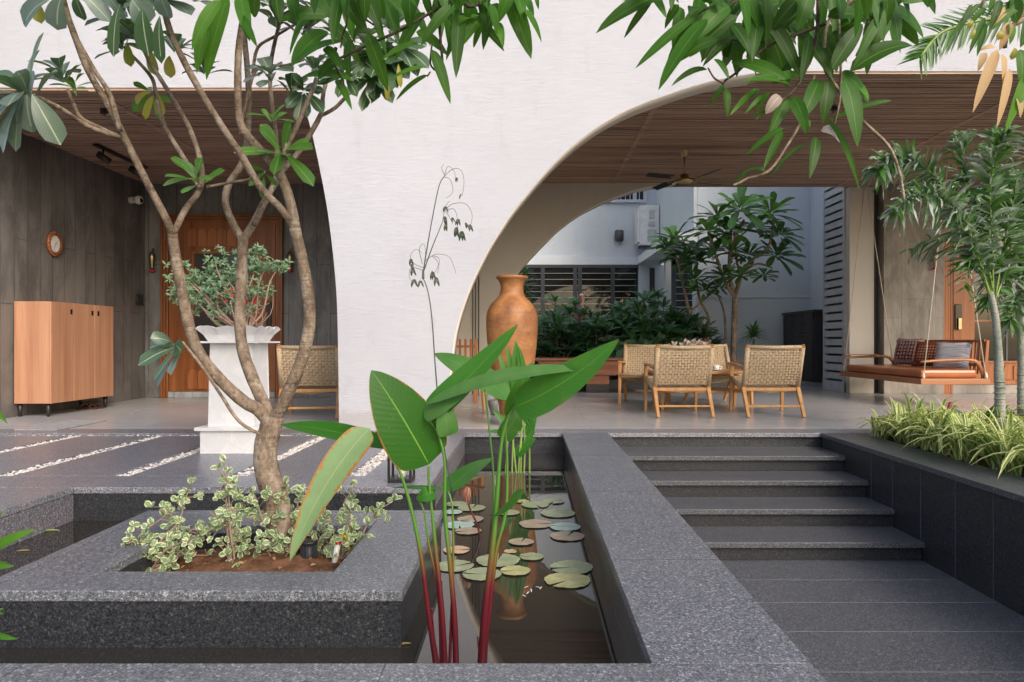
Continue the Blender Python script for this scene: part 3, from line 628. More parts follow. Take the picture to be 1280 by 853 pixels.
def make_chair():
    root=empty('lounge_chair')
    for s in (-1,1):
        x=.29*s
        b=MB(); b.bar((x,-.40,0),(x,-.205,.30),.034,.034,V((1,0,0)),0,.046,.044); b.build('leg',M['teak'],root,None,.006)
        b=MB(); b.bar((x,.31,0),(x,.27,.53),.030,.030,V((1,0,0)),0,.045,.042); b.build('leg',M['teak'],root,None,.006)
        b=MB(); b.bar((x,-.205,.295),(x,-.37,.755),.042,.040,V((1,0,0)),0,.036,.036); b.lathe((x,-.372,.757),[(.018,0),(.019,.006),(.012,.014)],10); b.build('back_post',M['teak'],root,None,.006)
        b=MB(); b.bar((x,-.215,.285),(x,.30,.375),.030,.048,V((0,0,1))); b.build('side_rail',M['teak'],root,None,.006)
        b=MB(); b.bar((x,-.30,.50),(x,-.05,.535),.040,.026,V((0,0,1)),0,.055,.024); b.bar((x,-.05,.535),(x,.33,.545),.055,.024,V((0,0,1)),0,.042,.022); b.build('armrest',M['teak'],root,None,.006)
    b=MB(); b.bar((-.275,-.33,.115),(.275,-.33,.115),.026,.022); b.build('stretcher',M['teak'],root,None,.004)
    b=MB(); b.bar((-.275,.30,.37),(.275,.30,.37),.03,.04); b.build('front_rail',M['teak'],root,None,.005)
    b=MB(); b.bar((-.275,-.21,.285),(.275,-.21,.285),.03,.036); b.build('rear_rail',M['teak'],root,None,.005)
    b=MB(); weave(b,(-.285,-.21,.30),(.285,-.21,.30),(-.285,.305,.395),(.285,.305,.395),17,14,.78,.006,V((0,0,-.045)))
    b.tube([(-.28,.31,.385),(.28,.31,.385)],.022,8); b.tube([(-.28,-.20,.29),(0,-.185,.262),(.28,-.20,.29)],.020,8); 
    for s in (-1,1): b.tube([(.29*s,-.18,.30),(.29*s,.28,.385)],.026,8)
    b.build('seat',M['cord'],root)
    b=MB(); weave(b,(-.285,-.225,.335),(.285,-.225,.335),(-.285,-.362,.735),(.285,-.362,.735),18,14,.70,.008,V((0,-.035,0)))
    b.tube([(-.28,-.362,.742),(0,-.378,.735),(.28,-.362,.742)],.020,8)
    for s in (-1,1): b.tube([(.288*s,-.222,.33),(.288*s,-.362,.735)],.026,8)
    b.build('backrest',M['cord'],root)
    return root
ch=make_chair()
GC='woven teak lounge chairs on the verandah'
spots=[((1.66,7.70,0),.02,'woven rope lounge chair seen from behind, nearer the vase of the two front chairs'),
       ((2.63,7.70,0),-.03,'woven rope lounge chair seen from behind, front right one nearest the swing'),
       ((1.52,8.95,0),PI-.25,'woven lounge chair across the table, half hidden behind the front left chair'),
       ((2.50,9.05,0),PI+.22,'woven lounge chair across the table, seen between the two front chairs'),
       ((-.92,8.05,0),PI/2+PI*.82,'woven lounge chair half hidden behind the white wall edge beside the clay vase'),
       ((-2.30,7.50,0),.16,'woven lounge chair alone in the left bay beside the white wall edge')]
for i,(p,a,l) in enumerate(spots):
    o=ch if i==0 else dup(ch)
    o.location=p; o.rotation_euler=(0,0,a); tag(o,l,'chair',GC)
# slatted dining chair behind
root=empty('slatted_chair',(-.86,9.0,0),.1); tag(root,'dark wooden chair with slatted top rail beside the clay vase','chair')
for x in (-.2,.2):
    b=MB(); b.bar((x,0,0),(x,-.03,.83),.04,.05,V((0,1,0))); b.build('leg',M['door_hi'],root,None,.004)
    b=MB(); b.bar((x,.42,0),(x,.42,.42),.04,.04,V((0,1,0))); b.build('leg',M['door_hi'],root,None,.004)
b=MB(); b.box(-.22,.22,-.02,.45,.42,.45); b.build('seat',M['door_hi'],root,None,.004)
b=MB(); b.box(-.18,.18,-.03,-.005,.72,.75); b.box(-.18,.18,-.03,-.005,.52,.56)
for k in range(5): b.box(-.16+k*.07,-.13+k*.07,-.03,-.01,.55,.83)
b.build('backrest',M['door_hi'],root)
# coffee table
root=empty('coffee_table',(2.08,8.38,0)); tag(root,'low teak coffee table standing between the woven lounge chairs','table')
b=MB(); b.box(-.62,.62,-.33,.33,.42,.455); b.build('tabletop',M['teak'],root,None,.006)
for sx in (-1,1):
    for sy in (-1,1):
        b=MB(); b.bar((sx*.52,sy*.26,.419),(sx*.5,sy*.27,0),.045,.045,V((0,1,0)),0,.03,.03); b.build('leg',M['teak'],root,None,.004)
b=MB(); b.box(-.52,.52,-.28,.28,.20,.225); b.build('shelf',M['teak'],root,None,.004)
# cup
root=empty('white_cup',W(895,464,8.2).to_tuple()); root.location.z=.456; tag(root,'small white cup and saucer on the coffee table','cup')
b=MB(); b.lathe((0,0,0),[(.03,.0),(.075,.008),(.078,.012),(.03,.008)],20); b.build('saucer',M['whitep'],root)
b=MB(); b.lathe((0,0,.009),[(.02,0),(.034,.015),(.042,.055),(.039,.055),(.03,.012)],20); c=b.build('cup_body',M['whitep'],root)
b=MB(); b.tube([(.04,0,.05),(.065,0,.045),(.06,0,.025),(.036,0,.02)],.005,6,0,True,3); b.build('handle',M['whitep'],c)
# table planter
root=empty('table_plant',(1.98,8.36,.456)); tag(root,'low bowl of pinkish grey succulents on the coffee table','plant')
b=MB(); b.lathe((0,0,0),[(.12,0),(.19,.05),(.22,.16),(.235,.21),(.21,.21),(.19,.12)],24); b.build('bowl',plain('dark_ceramic',c3(.08,.05,.04),.5),root)
b=MB()
for k in range(26):
    a=R.random()*6.28; r=R.uniform(0,.22); base=V((r*math.cos(a),r*math.sin(a)*.7,.2)); h=R.uniform(.07,.15)
    for q in range(9):
        aa=R.random()*6.28; d=V((math.cos(aa)*.6,math.sin(aa)*.6,R.uniform(.4,1.3))).normalized()
        b.leaf(base+V((0,0,q*.012)),base+V((0,0,q*.012))+d*h*.7,.035,V((0,-1,.3)),V((0,0,.01)),'ob',.3,3,0,R.random())
b.build('foliage',M['lf_pink'],root)
# swing (daybed)
sw=empty('hanging_swing',(5.12,9.4,.0)); tag(sw,'wooden swing bench with tan leather cushion hung by ropes in the verandah','swing'); T=-sw.location
XL,XR,Y0,Y1=4.70,5.53,8.30,10.45; zt=.355
b=MB(); b.box(XL,XR,Y0,Y1,zt-.07,zt); b.build('seat_frame',M['swingx'],sw,T,.006)
# cushion with rounded edges
b=MB(); b.box(XL+.03,XR-.11,Y0+.22 if 0 else Y0+.06,Y1-.12,zt+.001,zt+.105); b.build('seat_cushion',M['leather'],sw,T,.035)
b=MB(); b.bar((XR-.04,Y0+.06,zt),(XR-.0,Y0+.06,zt+.46),.045,.05,V((0,1,0)),0,.035,.035); b.bar((XR-.04,Y1-.1,zt),(XR-.0,Y1-.1,zt+.46),.045,.05,V((0,1,0)),0,.035,.035)
b.bar((XR-.02,Y0+.06,zt+.45),(XR-.02,Y1-.1,zt+.45),.03,.03); b.bar((XR-.03,Y0+.06,zt+.16),(XR-.03,Y1-.1,zt+.16),.03,.03)
n=26
for k in range(n):
    y=Y0+.1+k*(Y1-Y0-.24)/n; b.bar((XR-.04,y,zt+.05),(XR-.01,y,zt+.468),.030,.012,V((1,0,0)))
b.build('backrest',M['door_hi'],sw,T,.003)
for y in (Y0+.06,Y1-.1):
    b=MB(); b.tube([(XL+.03,y,zt+.20),(XL+.25,y,zt+.215),(XR-.25,y,zt+.225),(XR-.12,y,zt+.19),(XR-.06,y,zt+.08),(XR-.04,y,zt)],[.014,.017,.018,.026,.026,.02],8,0,True,4)
    if y>9: b.box(XL-.0,XL+.5,y-.07,y+.05,zt+.245,zt+.258); b.bar((XL+.1,y,zt+.2),(XL+.1,y,zt+.25),.02,.02); b.bar((XL+.42,y,zt+.2),(XL+.42,y,zt+.25),.02,.02)
    b.build('armrest',M['swingx'],sw,T)
for (y,yt) in ((Y0+.02,Y0+.0),(Y1-.05,Y1-.05)):
    for x in (XL+.04,XR-.04):
        b=MB(); b.tube([(x,y,zt),((x+5.06)/2,y,1.8),(5.06+(x-5.06)*.02,yt,3.19)],.0075,6); b.tube([(x,y,zt+.001),(x,y,zt+.03),(x,y,zt+.075)],[.018,.02,.010],8)
        b.build('rope',M['rope'],sw,T)
def pillow(name,loc,rot,mat,label,w=.40,h=.38):
    b=MB(); n=10; st=0
    for side in (-1,1):
        base=len(b.v)
        for i in range(n+1):
            for j in range(n+1):
                u=i/n*2-1;v=j/n*2-1; t=.075*((1-u**4)*(1-v**4))**.6
                k=1-.07*(1-abs(u*v)) if max(abs(u),abs(v))>.95 else 1
                b.v.append((u*w/2*k,side*t,h/2+v*h/2*k))
        for i in range(n):
            for j in range(n):
                q=[base+i*(n+1)+j,base+(i+1)*(n+1)+j,base+(i+1)*(n+1)+j+1,base+i*(n+1)+j+1]; b.face(q if side<0 else q[::-1],0,None,.5,True)
    o=b.build(name,mat,None,loc); o.rotation_euler=rot; tag(o,label,'cushion','cushions leaning on the swing backrest'); return o
zc=zt+.107
pillow('cushion',(5.30,9.75,zc),(-.30,0,PI/2*-1+.35),pattern('red_trellis_fabric','trellis'),'cream and dark red patterned cushion, farthest left on the swing',.44,.40)
pillow('cushion',(5.28,9.18,zc),(-.32,0,PI/2*-1+.45),pattern('brown_dotted_fabric','dot'),'rust brown cushion with pale dots, in the middle of the swing',.44,.36)
pillow('cushion',(5.30,8.72,zc),(-.36,0,PI/2*-1+.62),pattern('grey_stripe_fabric','stripe'),'grey striped cushion nearest the front end of the swing',.42,.35)

# cabinet
root=empty('oak_cabinet',(-5.24,7.93,0)); T=-root.location; tag(root,'oak shoe cabinet on short black legs against the dark clad wall','cabinet')
b=MB(); b.box(-5.43,-5.06,7.37,8.49,.14,1.225); b.build('carcass',M['cab'],root,T,.003)
for k in range(3):
    b=MB(); y=7.375+k*.372; b.box(-5.059,-5.04,y,y+.366,.14,1.222); d=b.build('door',M['cab'],root,T,.002)
    yy={0:y+.31,1:y+.31,2:y+.05}[k]; b=MB(); b.box(-5.0395,-5.034,yy,yy+.028,1.10,1.155); b.build('handle',M['blackgloss'],d)
for x in (-5.40,-5.10):
    for y in (7.42,8.42):
        b=MB(); b.tube([(x,y,0),(x,y,.139)],[.014,.026],10); b.build('leg',M['black'],root,T)
# shoes
root=empty('leather_shoes',(-5.2,8.25,0)); tag(root,'pair of dark brown sandals pushed under the oak cabinet','shoes')
for k in (0,1):
    b=MB(); b.box(-.12,.12,-.04+k*.1,.03+k*.1,.0,.02); b.tube([(-.08,-.03+k*.1,.02),(-.04,0+k*.1,.07),(.0,.03+k*.1,.02)],.014,6,0,True,3); b.tube([(.03,-.03+k*.1,.02),(.05,0+k*.1,.06),(.07,.03+k*.1,.02)],.014,6,0,True,3); b.build('sandal',plain('brown_leather',c3(.06,.025,.018),.5) if k==0 else bpy.data.materials['brown_leather'],root)
# clock
root=empty('wall_clock',(-5.448,8.0,1.92)); root.scale=(.84,.84,.84); tag(root,'oval carved wooden clock on the dark clad wall above the cabinet','clock'); RY=Matrix.Rotation(PI/2,3,'Y')
b=MB(); b.lathe((0,0,0),[(.15,0),(.155,.03),(.135,.05),(.12,.045),(.105,.03)],32,0,1.08,.92,RY)
for k in range(20): a=2*PI*k/20; b.lathe((.03,.145*math.cos(a)*.92,.145*math.sin(a)*1.08),[(.006,-.015),(.02,0),(.006,.015)],8)
b.build('clock_frame',M['door'],root)
b=MB(); b.lathe((0,0,0),[(.105,.02),(.104,.034)],32,0,1.08,.92,RY); b.build('clock_face',M['whitep'],root)
b=MB()
for k in range(12):
    a=2*PI*k/12; c_=V((.0355,math.cos(a)*.085*.92,math.sin(a)*.085*1.08)); b.bar(c_,c_+V((0,math.cos(a)*.014,math.sin(a)*.014)),.005,.001,V((1,0,0)))
b.bar((.036,0,0),(.036,.05,.03),.006,.001,V((1,0,0))); b.bar((.036,0,0),(.036,-.02,-.07),.005,.001,V((1,0,0))); b.build('clock_hands',M['black'],root)
# switch box
tag(one('switch_panel',lambda b:b.box(-5.449,-5.43,9.70,9.86,1.31,1.46),M['blackgloss'],.004),'black switch panel on the dark clad wall near the door','switch')
# cctv
root=empty('security_camera',(-5.448,9.55,2.74)); tag(root,'small white dome security camera high on the dark clad wall','security camera')
b=MB(); b.tube([(0,0,0),(.05,0,0)],.045,14); b.build('bracket',M['whitep'],root)
b=MB(); b.lathe((.12,0,0),[(.01,-.062),(.045,-.045),(.062,0),(.05,.04),(.02,.058)],18,0,1,1,RY); h=b.build('camera_head',M['whitep'],root)
b=MB(); b.lathe((.165,-.02,-.01),[(.03,0),(.032,.01),(.02,.02)],14,0,1,1,RY); b.build('lens',M['blackgloss'],h)
# sconces
def sconce(x,label,Y=9.93,z=1.95):
    root=empty('wall_lantern',(x,Y,z)); tag(root,label,'wall ornament','small hanging wall ornaments beside the doors')
    b=MB(); b.tube([(0,-.005,.15),(0,-.03,.17),(0,-.05,.13)],.008,6,0,True,3); b.lathe((0,-.05,0),[(.01,-.13),(.028,-.1),(.03,-.04),(.045,.02),(.045,.07),(.02,.12),(.008,.13)],14); b.build('lantern_body',M['brass'],root)
    b=MB(); b.lathe((0,-.05,-.14),[(.036,-.02),(.04,0),(.02,.015)],14); b.build('lantern_base',M['red'],root)
sconce(-5.32,'brass and red hanging ornament on the wall left of the front door'); sconce(-3.36,'brass and red hanging ornament on the wall right of the front door'); sconce(6.19,'brass and red hanging ornament on the concrete wall behind the swing',10.61,2.05)
# spot lights on track (left ceiling)
root=empty('track_light',(-4.9,8.35,3.045)); tag(root,'black ceiling track light with two spots in the left bay','ceiling light')
b=MB(); b.box(-.03,.03,-.45,.6,-.025,0); b.build('track',M['black'],root,None,.003)
for y in (-.3,.35):
    b=MB(); b.tube([(0,y,-.025),(0,y,-.09)],.012,8); b.tube([(-.05,y-.03,-.08),(.06,y+.04,-.16)],.038,12); b.build('spot',M['black'],root)
root=empty('ceiling_spot',(-4.05,6.75,3.045)); tag(root,'small black square ceiling spot near the front of the left bay','ceiling light')
b=MB(); b.box(-.06,.06,-.05,.05,-.05,0); b.build('housing',M['black'],root,None,.004); b=MB(); b.lathe((0,0,-.06),[(.03,0),(.035,.009)],12); b.build('lens',M['silver'],root)
root=empty('ceiling_spot',(3.1,7.15,3.195)); tag(root,'small black square downlight in the right ceiling behind the mango twigs','ceiling light')
b=MB(); b.box(-.06,.06,-.07,.07,-.04,0); b.build('housing',M['black'],root,None,.004); b=MB(); b.lathe((0,0,-.05),[(.03,0),(.035,.009)],12); b.build('lens',M['silver'],root)
# fan
root=empty('ceiling_fan',(1.97,8.7,3.195)); tag(root,'brass ceiling fan with dark blades under the right wooden ceiling','ceiling fan')
b=MB(); b.lathe((0,0,-.10),[(.03,0),(.05,.09),(.055,.1)],20); b.build('canopy',M['brass'],root)
b=MB(); b.tube([(0,0,-.1),(0,0,-.32)],.011,8); b.build('rod',M['brass'],root)
b=MB(); b.lathe((0,0,-.43),[(.02,-.02),(.09,-.01),(.13,.02),(.125,.05),(.06,.075),(.05,.12),(.02,.13)],28); b.build('motor',M['brass'],root)
for k in range(4):
    a=k*PI/2+.35; rot=Matrix.Rotation(a,4,'Z')@Matrix.Rotation(math.radians(14),4,'X')
    b=MB(); b.box(.22,.58,-.05,.05,-.36,-.354,0,Matrix.Translation((0,0,-.03))@rot); b.build('blade',M['black'],root,None,.003)
    b=MB(); b.box(.11,.26,-.02,.02,-.363,-.354,0,Matrix.Translation((0,0,-.03))@rot); b.build('blade_arm',M['brass'],root)

# vase
root=empty('clay_vase',W(640,536,6.62)); root.location.z=0; vs=6.62/FX
tag(root,'tall orange-brown clay vase standing at the head of the lily channel','vase')
pr=[(.085,0),(.10,.01),(.115,.10),(.145,.30),(.175,.48)]
for hw,py in ((25,470),(28.5,450),(31,428),(32.2,408),(31.5,394),(29,386),(24.5,379),(18,372.5),(15.2,368.5),(14.2,362),(14.6,356),(17.0,351),(19.6,348.6),(20,346.5),(19.2,345.4),(16.5,345.6)): pr.append((hw*vs,EYE-(py-VY)*vs))
b=MB(); pr2=[]
for i in range(len(pr)-1):
    p0=pr[max(i-1,0)];p1=pr[i];p2=pr[i+1];p3=pr[min(i+2,len(pr)-1)]
    for k in range(3):
        t=k/3; pr2.append(tuple(.5*((2*p1[j])+(p2[j]-p0[j])*t+(2*p0[j]-5*p1[j]+4*p2[j]-p3[j])*t*t+(3*p1[j]-p0[j]-3*p2[j]+p3[j])*t**3) for j in (0,1)))
pr2+=[pr[-1],(.10,1.37),(.09,1.25)]
b.lathe((0,0,0),pr2,48,0,1,1,None,.02); b.build('vase_body',M['clay'],root)
b=MB(); b.lathe((0,0,EYE-(377-VY)*vs-.012),[(.135,-.004),(.148,.0),(.135,.006)],40); b.build('neck_ring',plain('pale_clay_ring',c3(.42,.28,.2),.6),root)
# small twig basket plant beside vase
root=empty('dry_twig_tuft',(-.32,7.6,0)); tag(root,'small tuft of dry pale twigs in a pot beside the clay vase','plant')
b=MB(); b.lathe((0,0,0),[(.07,0),(.1,.1),(.11,.16),(.09,.16)],18); b.build('pot',M['conc_side'],root)
b=MB()
for k in range(50):
    a=R.random()*6.28; r=R.uniform(.05,.22); b.tube([(0,0,.12),(r*.5*math.cos(a),r*.5*math.sin(a),.28),(r*math.cos(a),r*math.sin(a),.22+R.random()*.12)],.003,4,0,False,2)
b.build('twigs',M['lf_tan'] if 0 else plain('dry_twig',c3(.42,.38,.2),.7),root)

# white pedestal planter
root=empty('marble_pedestal',(-2.165,5.25,-.012)); tag(root,'white marble pedestal planter with scalloped rim standing on the paving','planter')
b=MB(); b.prism([(-.165,.19),(.165,.19),(.15,.80),(-.15,.80)],'y',-.155,.155); b.build('column',M['marble'],root,None,.004)
b=MB(); b.box(-.235,.235,-.235,.235,.165,.19)
for sx in (-1,1):
    for sy in (-1,1):
        b.prism([(sx*.205,sy*.205),(sx*.205,0),(0,0),(0,sy*.205)],'z',0,.165)
b.build('base',M['marble'],root,None,.003)
b=MB()
b.box(-.225,.225,-.225,.225,.80,.813)
n=6
def rim(i,side):  # scalloped flare
    pass
K=48; vs0=len(b.v); per=[]
for q in range(4):
    for k in range(12):
        t=k/12*2-1; ca=[(t,-1),(1,t),(-t,1),(-1,-t)][q]; per.append((ca,abs(math.sin((k/12)*PI*3))))
for (c_,s_) in per: b.v.append((c_[0]*.165,c_[1]*.165,.8135))
for (c_,s_) in per: b.v.append((c_[0]*.188,c_[1]*.188,.86))
for (c_,s_) in per: b.v.append((c_[0]*.228,c_[1]*.228,.905+.022*s_))
for (c_,s_) in per: b.v.append((c_[0]*.213,c_[1]*.213,.905+.022*s_))
for (c_,s_) in per: b.v.append((c_[0]*.13,c_[1]*.13,.86))
for rI in range(4):
    for k in range(K): b.face([vs0+rI*K+k,vs0+rI*K+(k+1)%K,vs0+(rI+1)*K+(k+1)%K,vs0+(rI+1)*K+k])
b.build('rim',M['marble'],root)
b=MB(); b.box(-.15,.15,-.15,.15,.84,.875); b.build('soil',M['dsoil'],root)
# euphorbia shrub in it
pl=empty('flowering_shrub',(-2.125,5.27,.863)); tag(pl,'twiggy grey-green shrub with small red flowers growing in the white pedestal','plant')
b=MB(); fb=MB(); fl=MB(); s5=5.27/FX
def cl(px,py,r,n):
    c_=W(px,py,5.27)-pl.location
    for k in range(n):
        d=V((R.gauss(0,1),R.gauss(0,1),R.gauss(0,.8))); d=d.normalized()*r*s5*R.random()**.5; p=c_+d
        for q in range(9):
            dd=V((R.gauss(0,1),R.gauss(0,1),R.gauss(.4,.8))).normalized()*R.uniform(.028,.05); fb.leaf(p,p+dd,.017,V((R.gauss(0,.4),-1,.7)),V((0,0,0)),'lan',.3,2,0,R.random())
for px,py,r,n in ((225,342,20,22),(222,365,16,14),(240,352,14,14),(262,345,20,24),(285,350,26,34),(255,368,22,28),(290,378,26,34),(268,322,14,10),(310,335,20,26),(322,316,10,10),(335,332,18,22),(350,333,12,12),(300,325,12,14),(322,365,18,18),(245,378,16,14),(275,392,14,10),(310,385,12,10)):
    cl(px,py,r,n); a=V((R.uniform(-.06,.06),R.uniform(-.05,.05),0)); c_=W(px,py,5.27)-pl.location
    b.tube([a,a*.5+c_*.35+V((R.uniform(-.05,.05),0,-.04)),c_*.75+V((R.uniform(-.03,.03),0,0)),c_],[.011,.008,.006,.003],6,0,False,3)
for _ in range(16):
    a=V((R.uniform(-.08,.08),R.uniform(-.06,.06),0)); c_=V((R.uniform(-.22,.22),R.uniform(-.15,.15),R.uniform(.12,.3))); b.tube([a,a+c_*.5+V((R.uniform(-.06,.06),0,0)),c_],[.006,.004,.003],5,0,False,3)
for _ in range(20):
    p=W(R.choice([275,282,290,300,308,318,268]),R.uniform(362,380),5.15)-pl.location
    for q in range(5): dd=V((R.gauss(0,1),R.gauss(0,1),R.gauss(0,1))).normalized()*.016; fl.leaf(p,p+dd,.016,V((0,-1,.2)),V((0,0,0)),'ov',.1,2,0,.5)
b.build('stems',plain('pinkish_twig',c3(.36,.24,.19),.7),pl); fb.build('foliage',M['lf_eup'],pl); fl.build('flowers',M['flower'],pl)

# lantern on ledge
root=empty('black_lantern',G(502,601,0)); tag(root,'black open metal lantern standing on the granite ledge by the channel','lantern')
w=.068; b=MB()
b.box(-w,w,-w,w,0,.022); b.build('base',M['black'],root,None,.003)
b=MB()
for sx in (-1,1):
    for sy in (-1,1): b.box(sx*w-.013 if sx>0 else -w,sx*w if sx>0 else -w+.013,(sy*w-.013) if sy>0 else -w,(sy*w) if sy>0 else -w+.013,.0225,.22)
b.build('frame',M['black'],root)
b=MB(); b.box(-w-.004,w+.004,-w-.004,w+.004,.2205,.234); b.prism([(-w,.2345),(w,.2345),(.02,.28),(-.02,.28)],'y',-.04,.04); b.build('roof',M['black'],root)
b=MB(); b.tube([(-.02,0,.28),(-.02,0,.32),(.02,0,.32),(.02,0,.28)],.004,6,0,True,3); b.build('handle',M['black'],root)
b=MB(); b.lathe((0,0,.0225),[(.026,0),(.026,.07),(.005,.072)],16); b.build('candle',M['whitep'],root)

# ================================================================ TREE PLANTER
PX0,PX1,PY0,PY1=-1.795,-.399,2.234,3.30; OX0,OX1,OY0,OY1=-1.481,-.672,2.423,3.026
root=empty('tree_planter',(-1.1,2.77,-.6)); T=-root.location; tag(root,'square dark granite planter island holding the plumeria tree in the pool','planter')
b=MB(); e=.045
b.box(PX0+e+.008,OX0,PY0,PY1-e-.008,-.036,0); b.box(OX1,PX1,PY0,PY1-e-.008,-.036,0); b.box(OX0+.0005,OX1-.0005,PY0,OY0,-.036,0); b.box(OX0+.0005,OX1-.0005,OY1,PY1-e-.008,-.036,0)
b.box(PX0,PX0+e,PY0,PY1,-.036,.0); b.box(PX0+e+.001,PX1,PY1-e,PY1,-.036,.0)
b.build('coping',M['gran_top'],root,T,.004)
b=MB(); i_=.006
b.box(PX0+i_,OX0-.0,PY0+i_,PY1-i_,-.62,-.037); b.box(OX1,PX1-i_,PY0+i_,PY1-i_,-.62,-.037); b.box(OX0+.0005,OX1-.0005,PY0+i_,OY0,-.62,-.037); b.box(OX0+.0005,OX1-.0005,OY1,PY1-i_,-.62,-.037)
b.build('planter_wall',M['gran'],root,T)
b=MB(); nx,ny=44,34; st=0
for j in range(ny+1):
    for i in range(nx+1):
        x=OX0+(OX1-OX0)*i/nx; y=OY0+(OY1-OY0)*j/ny; rr=math.hypot((x+1.02),(y-2.85)); z=-.105+.055*math.exp(-(rr/.25)**2)+.022*noise.noise(V((x*6,y*6,0)))+.012*noise.noise(V((x*25,y*25,3)))
        b.v.append((x,y,z))
for j in range(ny):
    for i in range(nx): o=j*(nx+1)+i; b.face([o,o+1,o+nx+2,o+nx+1],0,None,.5,True)
b.build('soil',M['soil'],root,T)
b=MB()
for _ in range(420):
    x=R.uniform(OX0+.02,OX1-.02); y=R.uniform(OY0+.02,OY1-.02); rr=math.hypot((x+1.02),(y-2.85)); z=-.105+.055*math.exp(-(rr/.25)**2)+.022*noise.noise(V((x*6,y*6,0)))+.012*noise.noise(V((x*25,y*25,3))); peb(x,y,z-.002,R.uniform(.004,.011))
b.build('soil_clods',M['soil'],root,T)['kind']='stuff'
b=MB()
for _ in range(46):
    x=R.uniform(OX0+.03,OX1-.03); y=R.uniform(OY0+.03,OY1-.03); rr=math.hypot((x+1.02),(y-2.85)); z=-.098+.055*math.exp(-(rr/.25)**2)+.022*noise.noise(V((x*6,y*6,0))); a=R.random()*6.3; l=R.uniform(.012,.03); b.leaf((x,y,z),(x+l*math.cos(a),y+l*math.sin(a),z+R.uniform(0,.012)),l*.5,V((R.gauss(0,.3),R.gauss(0,.3),1)),V((0,0,.004)),'ov',.3,3,0,R.random())
b.build('leaf_litter',M['lf_tan'],root,T)['kind']='stuff'
# garden spotlight
root=empty('garden_spotlight',G(386,706,-.10)); tag(root,'black ribbed garden spotlight standing in the soil under the plumeria','garden light')
b=MB(); b.tube([(0,0,-.03),(0,0,.09)],.026,20)
for k in range(20): a=2*PI*k/20; b.box(.024,.034,-.0018,.0018,-.02,.085,0,Matrix.Rotation(a,4,'Z'))
b.build('lamp_housing',M['frame'],root)
b=MB(); b.bar((-.05,-.01,-.03),(-.038,-.01,.075),.008,.03,V((0,1,0))); b.bar((-.038,-.01,.075),(-.02,0,.08),.008,.03); b.build('bracket',M['black'],root)
b=MB(); b.lathe((0,0,.085),[(.034,0),(.036,.01),(.03,.016)],20); b.build('rim',M['black'],root)
# pvc pipe
pp=G(416,706,-.10); root=empty('irrigation_pipe',pp); tag(root,'short white plastic pipe with red tip and yellow tube in the soil','pipe')
b=MB(); b.tube([(-.0,0,-.03),(.02,.0,.085)],.012,12); b.build('pipe',M['whitep'],root)
b=MB(); b.tube([(.019,0,.084),(.021,0,.10)],.013,12); b.build('tip',M['red'],root)
b=MB(); b.tube([(.021,0,.098),(.035,0,.118),(.058,0,.105),(.066,0,.06)],.0055,8,0,True,4); b.build('tube',M['yellow'],root)

# ================================================================ PLUMERIA TREE
YT=2.86
tree=empty('plumeria_tree',(W(352,692,YT).x,YT,-.09)); tag(tree,'grey-barked plumeria tree with forking limbs rising from the granite planter','tree'); T=-tree.location
sT=YT/FX
def limb(pts,w0,w1,y0=YT,y1=YT,name='branch',mat='bark',par=None,off=None,n=10,sub=4,wob=.12):
    b=MB(); P=[];Q=[]
    for i,(x,y) in enumerate(pts):
        t=i/(len(pts)-1); Y=y0+(y1-y0)*t; P.append(W(x,y,Y)); Q.append((w0+(w1-w0)*t)*Y/FX/2*(1 if mat!='bark' or par else (.88 if w0>30 else .72)))
    b.tube(P,Q,n,0,True,sub,wob); return b.build(name,M[mat],par or tree,T if off is None else off)
limb([(354,712),(353,690),(351,655),(343,620),(334,590),(332,560),(338,538),(342,520)],40,31,YT,YT,'trunk')
limb([(341,532),(322,512),(306,503),(274,474),(248,440),(234.5,399),(226,355),(218,311),(216,292)],23,16,YT,2.70)
limb([(216,293),(206,270),(183.5,228),(153,166.6),(136,132.6),(112,92),(96,52),(84,18),(74,-20)],13,10,2.70,2.35)
limb([(150,164),(138,120),(118,88),(97,50)],9,7,2.52,2.5)
limb([(217,292),(232,262),(250,236),(251.5,206),(238,163),(217.5,126),(195,90),(183.5,71),(170,40)],11,6,2.70,2.85)
limb([(250,236),(231,200),(207,160),(196,125),(190,98),(166.6,71),(156,60)],9,5,2.72,3.05)
limb([(146,170),(125,160),(102,148),(92,130),(84,112)],8,6,2.52,2.42)
limb([(150,172),(110,158),(75,135),(40,118)],8,7,2.5,2.25)
limb([(341,530),(330,505),(316,474),(302.5,433),(300,389),(302,338),(304,297)],23,17,YT,3.0)
limb([(303,299),(293,283),(282,255),(286,231),(302.5,204),(309,170),(311,119),(307.6,68),(302,17),(300,-20)],13,9,3.0,3.2)
limb([(304,299),(318,278),(333,248),(353.5,214),(376,186),(401,143),(404.5,115),(420,60)],14,6,3.0,3.3)
limb([(318,282),(330,256),(338,240),(345,215),(345,170),(338,110),(340,70),(352,20)],10,6,2.98,3.2)
limb([(399,146),(420,134),(440,112),(458,88),(480,60)],7,5,3.26,3.35)
limb([(343,526),(360,491),(377,450),(387,406),(385,365),(377,321),(368,284)],23,19,YT,2.72)
limb([(368,286),(352,262),(326,234.5),(299,190),(272,149.6),(238,92),(217.5,51),(207,20),(200,-20)],13,10,2.72,2.4)
limb([(369,286),(362,250),(350,217.5),(340,205),(318,180),(303,160),(298,136),(298,68),(306,14),(310,-20)],18,10,2.72,2.75)
limb([(349,217),(358,185),(370,160),(391,112),(398,90)],10,7,2.72,2.8)
limb([(258,234),(290,228),(312,224),(330,216)],5,4,2.7,2.85)
limb([(300,170),(316,95),(336,83),(357,82),(380,75)],6,4,3.1,3.2)
limb([(330,545),(300,528),(275,492),(255,462),(238,440),(228,428)],6,5,2.84,2.65)
